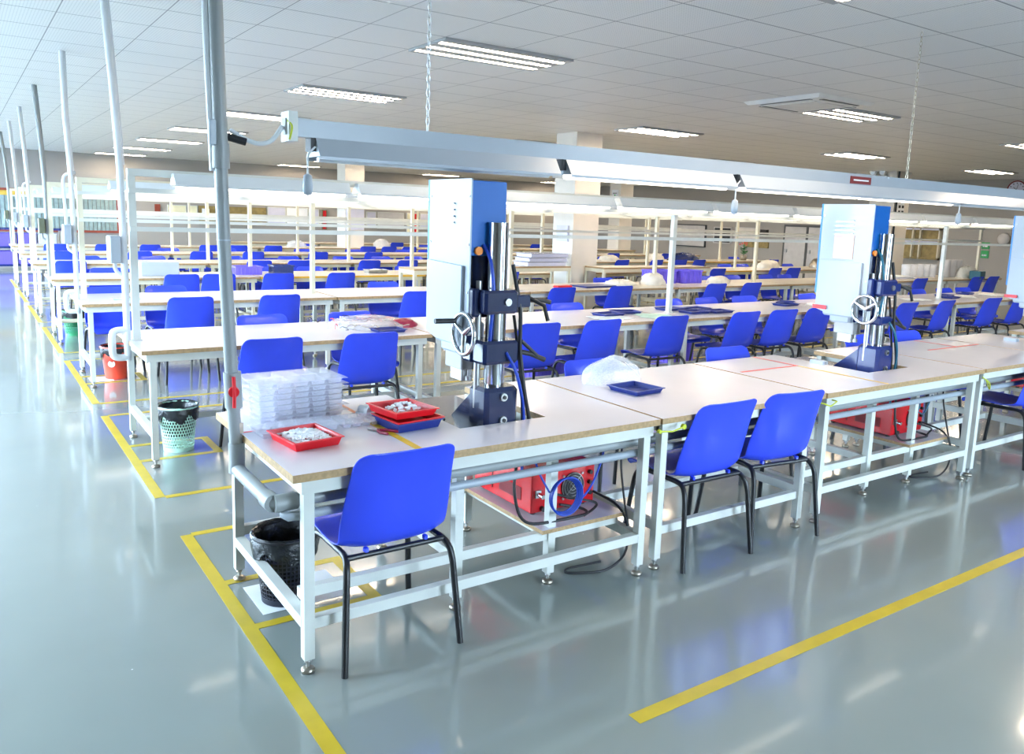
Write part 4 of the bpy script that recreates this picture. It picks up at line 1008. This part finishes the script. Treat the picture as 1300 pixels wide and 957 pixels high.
# row 3 goods
tag(MB().box(-.28, .28, -.16, .16, 0, .02, 'blueplastic', b=.004).build('parts_tray', None, (6.9, 8.2, T), .1), 'flat dark blue tray behind the chairs on the third row', 'tray')
tag(MB().box(-.14, .14, -.05, .05, 0, .03, 'redplastic', b=.01).build('red_pouch', None, (6.35, 8.15, T), .2), 'small red pouch left of the dark tray on the third row', 'pouch')
heap(7.5, 8.35, .55, .32, .07, 'cloth', 'white folded cloth on the third row, left of the larger heap', 'cloth', 'folded_cloth', seed=11)
heap(8.05, 8.28, .45, .30, .16, 'cloth', 'tall heap of white cloth on the third row beside the violet crates', 'cloth', 'cloth_heap', seed=12)
heap(9.35, 8.25, .42, .25, .10, 'cloth', 'white cloth bundle with dark cord on the third row', 'cloth', 'cloth_bundle', seed=14)
def crate(x, y, k, label, w=.40, d=.3, h=.19, z=T):
    r = thing('plastic_crate', label, 'crate', (x, y, z)); m = MB(); t = .008
    m.box(-w/2, w/2, -d/2, d/2, 0, t, k)
    for (a, b, c, e) in ((-w/2, w/2, -d/2, -d/2+t), (-w/2, w/2, d/2-t, d/2), (-w/2, -w/2+t, -d/2+t, d/2-t), (w/2-t, w/2, -d/2+t, d/2-t)): m.box(a, b, c, e, t, h, k)
    m.build('body', r)
    m = MB()
    for i in range(7):
        a = -w/2+.02+i*(w-.05)/6; m.box(a, a+.012, -d/2-.008, -d/2, .01, h, k)
    for i in range(5):
        b = -d/2+.02+i*(d-.05)/4; m.box(-w/2-.008, -w/2, b, b+.012, .01, h, k)
    m.box(-w/2-.012, w/2+.012, -d/2-.012, -d/2, h-.02, h, k).box(-w/2-.012, -w/2, -d/2, d/2, h-.02, h, k); m.build('ribs', r)
crate(8.38, 8.50, 'purple', 'violet plastic crate on the third row, left of the steel post')
crate(8.86, 8.45, 'purple', 'violet plastic crate on the third row, right of the steel post')
crate(3.15, 10.9, 'purple', 'violet plastic crate on the fourth row left table', .34, .28, .11)
crate(3.62, 10.9, 'navy2', 'dark blue plastic crate on the fourth row beside the post', .26, .25, .12)
crate(4.7, 6.3, 'purple', 'violet crate on the floor behind the second row', .4, .3, .25, .0)
crate(6.95, 6.75, 'purple', 'violet crate standing on the floor behind the second row, farther right', .4, .3, .25, .0)
tag(MB().box(-.22, .22, -.14, .14, 0, .17, 'cabwhite', b=.006).build('storage_box', None, (2.05, 10.87, T)), 'plain white box standing on the left table of the fourth row', 'box')
tag(tray_mb(.3, .2, .05, 'steel').build('parts_tray', None, (5.0, 10.85, T)), 'grey metal tray with small white parts on the orange-edged table', 'tray')
heap(5.0, 10.85, .2, .12, .06, 'parts', 'small white parts piled in the grey metal tray', 'parts', 'moulded_parts', seed=3, kind='stuff')
# bags and heaps farther back
for i, (x, rr, w, h, k, lab) in enumerate(((6.6, 7, .42, .15, 'clearbag', 'bag of white goods on the seventh row, left'), (8.8, 7, .4, .2, 'clearbag', 'bag of white goods on the seventh row, right'), (10.8, 5, .8, .16, 'black', 'heap of dark cloth on the fifth row'), (11.8, 5, .5, .12, 'cloth', 'white cloth heap on the fifth row beside dark cloth'),
        (13.2, 5, .5, .16, 'cloth', 'pale cloth bundle on the fifth row behind the third chair'), (13.9, 4, .7, .16, 'cloth', 'white and yellow cloth pile on the fourth row right of centre'), (14.1, 5, .9, .17, 'navy2', 'dark blue cloth draped on the fifth row'), (15.6, 4, .4, .2, 'foot', 'brown cardboard goods on the fourth row at the right'), (16.3, 4, .7, .2, 'cloth', 'tall pale cloth pile on the fourth row near the middle press'))):
    heap(x, YC(rr)+.05, w, .35, h, k, lab, 'goods', 'goods_heap', seed=20+i)
# clear box stack by the wide pillar
for i in range(3):
    tag(MB().box(-.35, .35, -.18, .18, 0, .05, 'lav', b=.006).box(-.37, .37, -.2, .2, .05, .06, 'clear').build('clear_lidded_box', None, (7.1+.02*i, 9.68, .9305+.062*i), .02*i), '%s pale clear-lidded box stacked left of the wide pillar' % ('bottom', 'middle', 'top')[i], 'box', 'clear boxes by the wide pillar')
# right-hand goods on row 3 (stacked cups, bags, dark box)
tag(MB().box(-.5, .5, -.2, .2, 0, .025, 'lav', b=.005).box(-.3, .5, -.15, .2, .026, .045, 'paper').build('tray_stack', None, (14.0, 8.3, T)), 'low flat grey tray stack on the third row at the right', 'tray')
for i in range(5):
    c = MB().lathe([(.0, 0), (.075, 0), (.085, .24), (.08, .245), (.07, .24), (.065, .01)], 'clearbag', 14).build('cup_stack', None, (14.7+.19*i, 8.42-.02*i, T)); tag(c, '%s column of stacked clear cups on the third row' % ORD[i+1], 'cups', 'columns of clear cups')
for i in range(3):
    c = MB().lathe([(.0, 0), (.10, 0), (.10, .33), (.09, .335), (.08, .33), (.075, .01)], 'greyboard', 14).build('cup_stack', None, (15.85+.22*i, 8.3, T)); tag(c, '%s tall pale cup column right of the right-hand post' % ('left', 'middle', 'right')[i], 'cups', 'tall cup columns')
heap(16.3, 8.1, .5, .3, .22, 'cloth', 'white cloth bags at the right end of the third row', 'bags', 'cloth_bags', seed=40)
tag(MB().box(-.16, .16, -.1, .1, 0, .15, 'teal_box', b=.01).build('storage_box', None, (16.15, 7.82, T), .2), 'dark teal box before the white cloth bags', 'box')
# potted plant on row 6 right
r = thing('potted_plant', 'small green potted plant with red blooms on a distant bench', 'plant', (17.0, 13.6, .0))
r.location = (16.3, YC(5)+.1, T)
MB().lathe([(0, 0), (.07, 0), (.09, .12), (.08, .12), (.07, .1), (0, .1)], 'foot', 16).build('pot', r)
m = MB(); rnd = random.Random(9)
for i in range(26):
    a = rnd.uniform(0, 6.3); l = rnd.uniform(.12, .24); z = rnd.uniform(.12, .34); p = Vector((0, 0, z)); q = p+Vector((l*math.cos(a)*.7, l*math.sin(a)*.7, l*.35)); s_ = Vector((-math.sin(a), math.cos(a), 0))*.035
    m.add([p, (p+q)/2+s_, q, (p+q)/2-s_], [[0, 1, 2, 3]], 'leaf')
m.cyl((0, 0, .1), (0, 0, .34), .008, 'leaf', 6).build('foliage', r)
for i in range(7): MB().lathe([(0, -.02), (.025, 0), (0, .025)], 'tape_r', 8, (rnd.uniform(-.15, .1), rnd.uniform(-.1, .1), rnd.uniform(.38, .48))).build('bloom', r)

# far left rack with violet crates
r = thing('storage_rack', 'low storage rack with dark blue shelf boards at the far left', 'rack', (-1.0, 22.3, 0))
for z in (.08, .50, .93): MB().box(0, 3.1, 0, .6, z, z+.05, 'navy2').build('shelf', r)
for x in (0, 1.0, 2.05, 3.05):
    for y in (0, .56): MB().box(x, x+.04, y, y+.04, 0, .98, 'white').build('upright', r)
k = 0
for z, nm in ((.131, 'lower'), (.551, 'middle')):
    for i in range(7):
        x = -.75+.42*i; k += 1
        crate(x, 22.6, 'purple' if i % 3 else 'lav', '%s crate on the %s shelf of the far left rack, %s from the left' % ('violet' if i % 3 else 'pale', nm, ORD[i+1]), .37, .5, .30, z)

# ------------------------------------------------------------------ light
W = bpy.data.worlds.new('daylight'); SC.world = W; W.use_nodes = True; nt = W.node_tree
bg = nt.nodes['Background']; bg.inputs['Strength'].default_value = 1.
tc_ = nt.nodes.new('ShaderNodeTexCoord'); sp_ = nt.nodes.new('ShaderNodeSeparateXYZ'); mr_ = nt.nodes.new('ShaderNodeMapRange'); cr_ = nt.nodes.new('ShaderNodeMixRGB')
nt.links.new(tc_.outputs['Generated'], sp_.inputs[0]); nt.links.new(sp_.outputs['Z'], mr_.inputs['Value'])
mr_.inputs['From Min'].default_value = -.05; mr_.inputs['From Max'].default_value = .05
cr_.inputs[1].default_value = (2.4, 3.1, 3.7, 1); cr_.inputs[2].default_value = (12.8, 17., 21.2, 1)      # ground, sky
nt.links.new(mr_.outputs[0], cr_.inputs[0]); nt.links.new(cr_.outputs[0], bg.inputs['Color'])
def portal(x, y, z, sx, sy, rot):
    l = bpy.data.lights.new('window_portal', 'AREA'); l.shape = 'RECTANGLE'; l.size = sx; l.size_y = sy; l.cycles.is_portal = True
    o = bpy.data.objects.new('window_portal', l); COL.objects.link(o); o.location = (x, y, z); o.rotation_euler = rot
for a, b in wins: portal(X0-.06, (a+b)/2, (WZ0+WZ1)/2, WZ1-WZ0, b-a, (0, -PI/2, 0))
for a, b in fill_wins: portal((a+b)/2, Y0-.06, (WZ0+WZ1)/2, b-a, WZ1-WZ0, (PI/2, 0, 0))
portal((DX0+DX1)/2, Y1+.06, 1.3, DX1-DX0, 2.6, (-PI/2, 0, 0))

# ------------------------------------------------------------------ camera
cam = bpy.data.cameras.new('camera'); co = bpy.data.objects.new('camera', cam); COL.objects.link(co); SC.camera = co
F, yaw, pitch, roll = 1026.06, math.radians(34.4664), math.radians(8.7753), math.radians(1.967)
f = Vector((math.cos(pitch)*math.sin(yaw), math.cos(pitch)*math.cos(yaw), -math.sin(pitch)))
rt = Vector((math.cos(yaw), -math.sin(yaw), 0)); up = rt.cross(f)
r2 = rt*math.cos(roll)+up*math.sin(roll); u2 = -rt*math.sin(roll)+up*math.cos(roll)
co.matrix_world = Matrix(((r2.x, u2.x, -f.x, 0), (r2.y, u2.y, -f.y, 0), (r2.z, u2.z, -f.z, 1.62), (0, 0, 0, 1)))
cam.sensor_fit = 'HORIZONTAL'; cam.sensor_width = 36; cam.lens = F*36/1300
cam.shift_y = -(478.5-434)/1300; cam.clip_start = .05; cam.clip_end = 200

vs = SC.view_settings; vs.view_transform = 'Standard'; vs.look = 'None'; vs.gamma = 1; vs.use_curve_mapping = False; vs.exposure = .98
SC.cycles.use_denoising = True
SC.cycles.max_bounces = 8; SC.cycles.diffuse_bounces = 4; SC.cycles.glossy_bounces = 4; SC.cycles.transparent_max_bounces = 24; SC.cycles.sample_clamp_indirect = 6
SC.cycles.caustics_reflective = False; SC.cycles.caustics_refractive = False
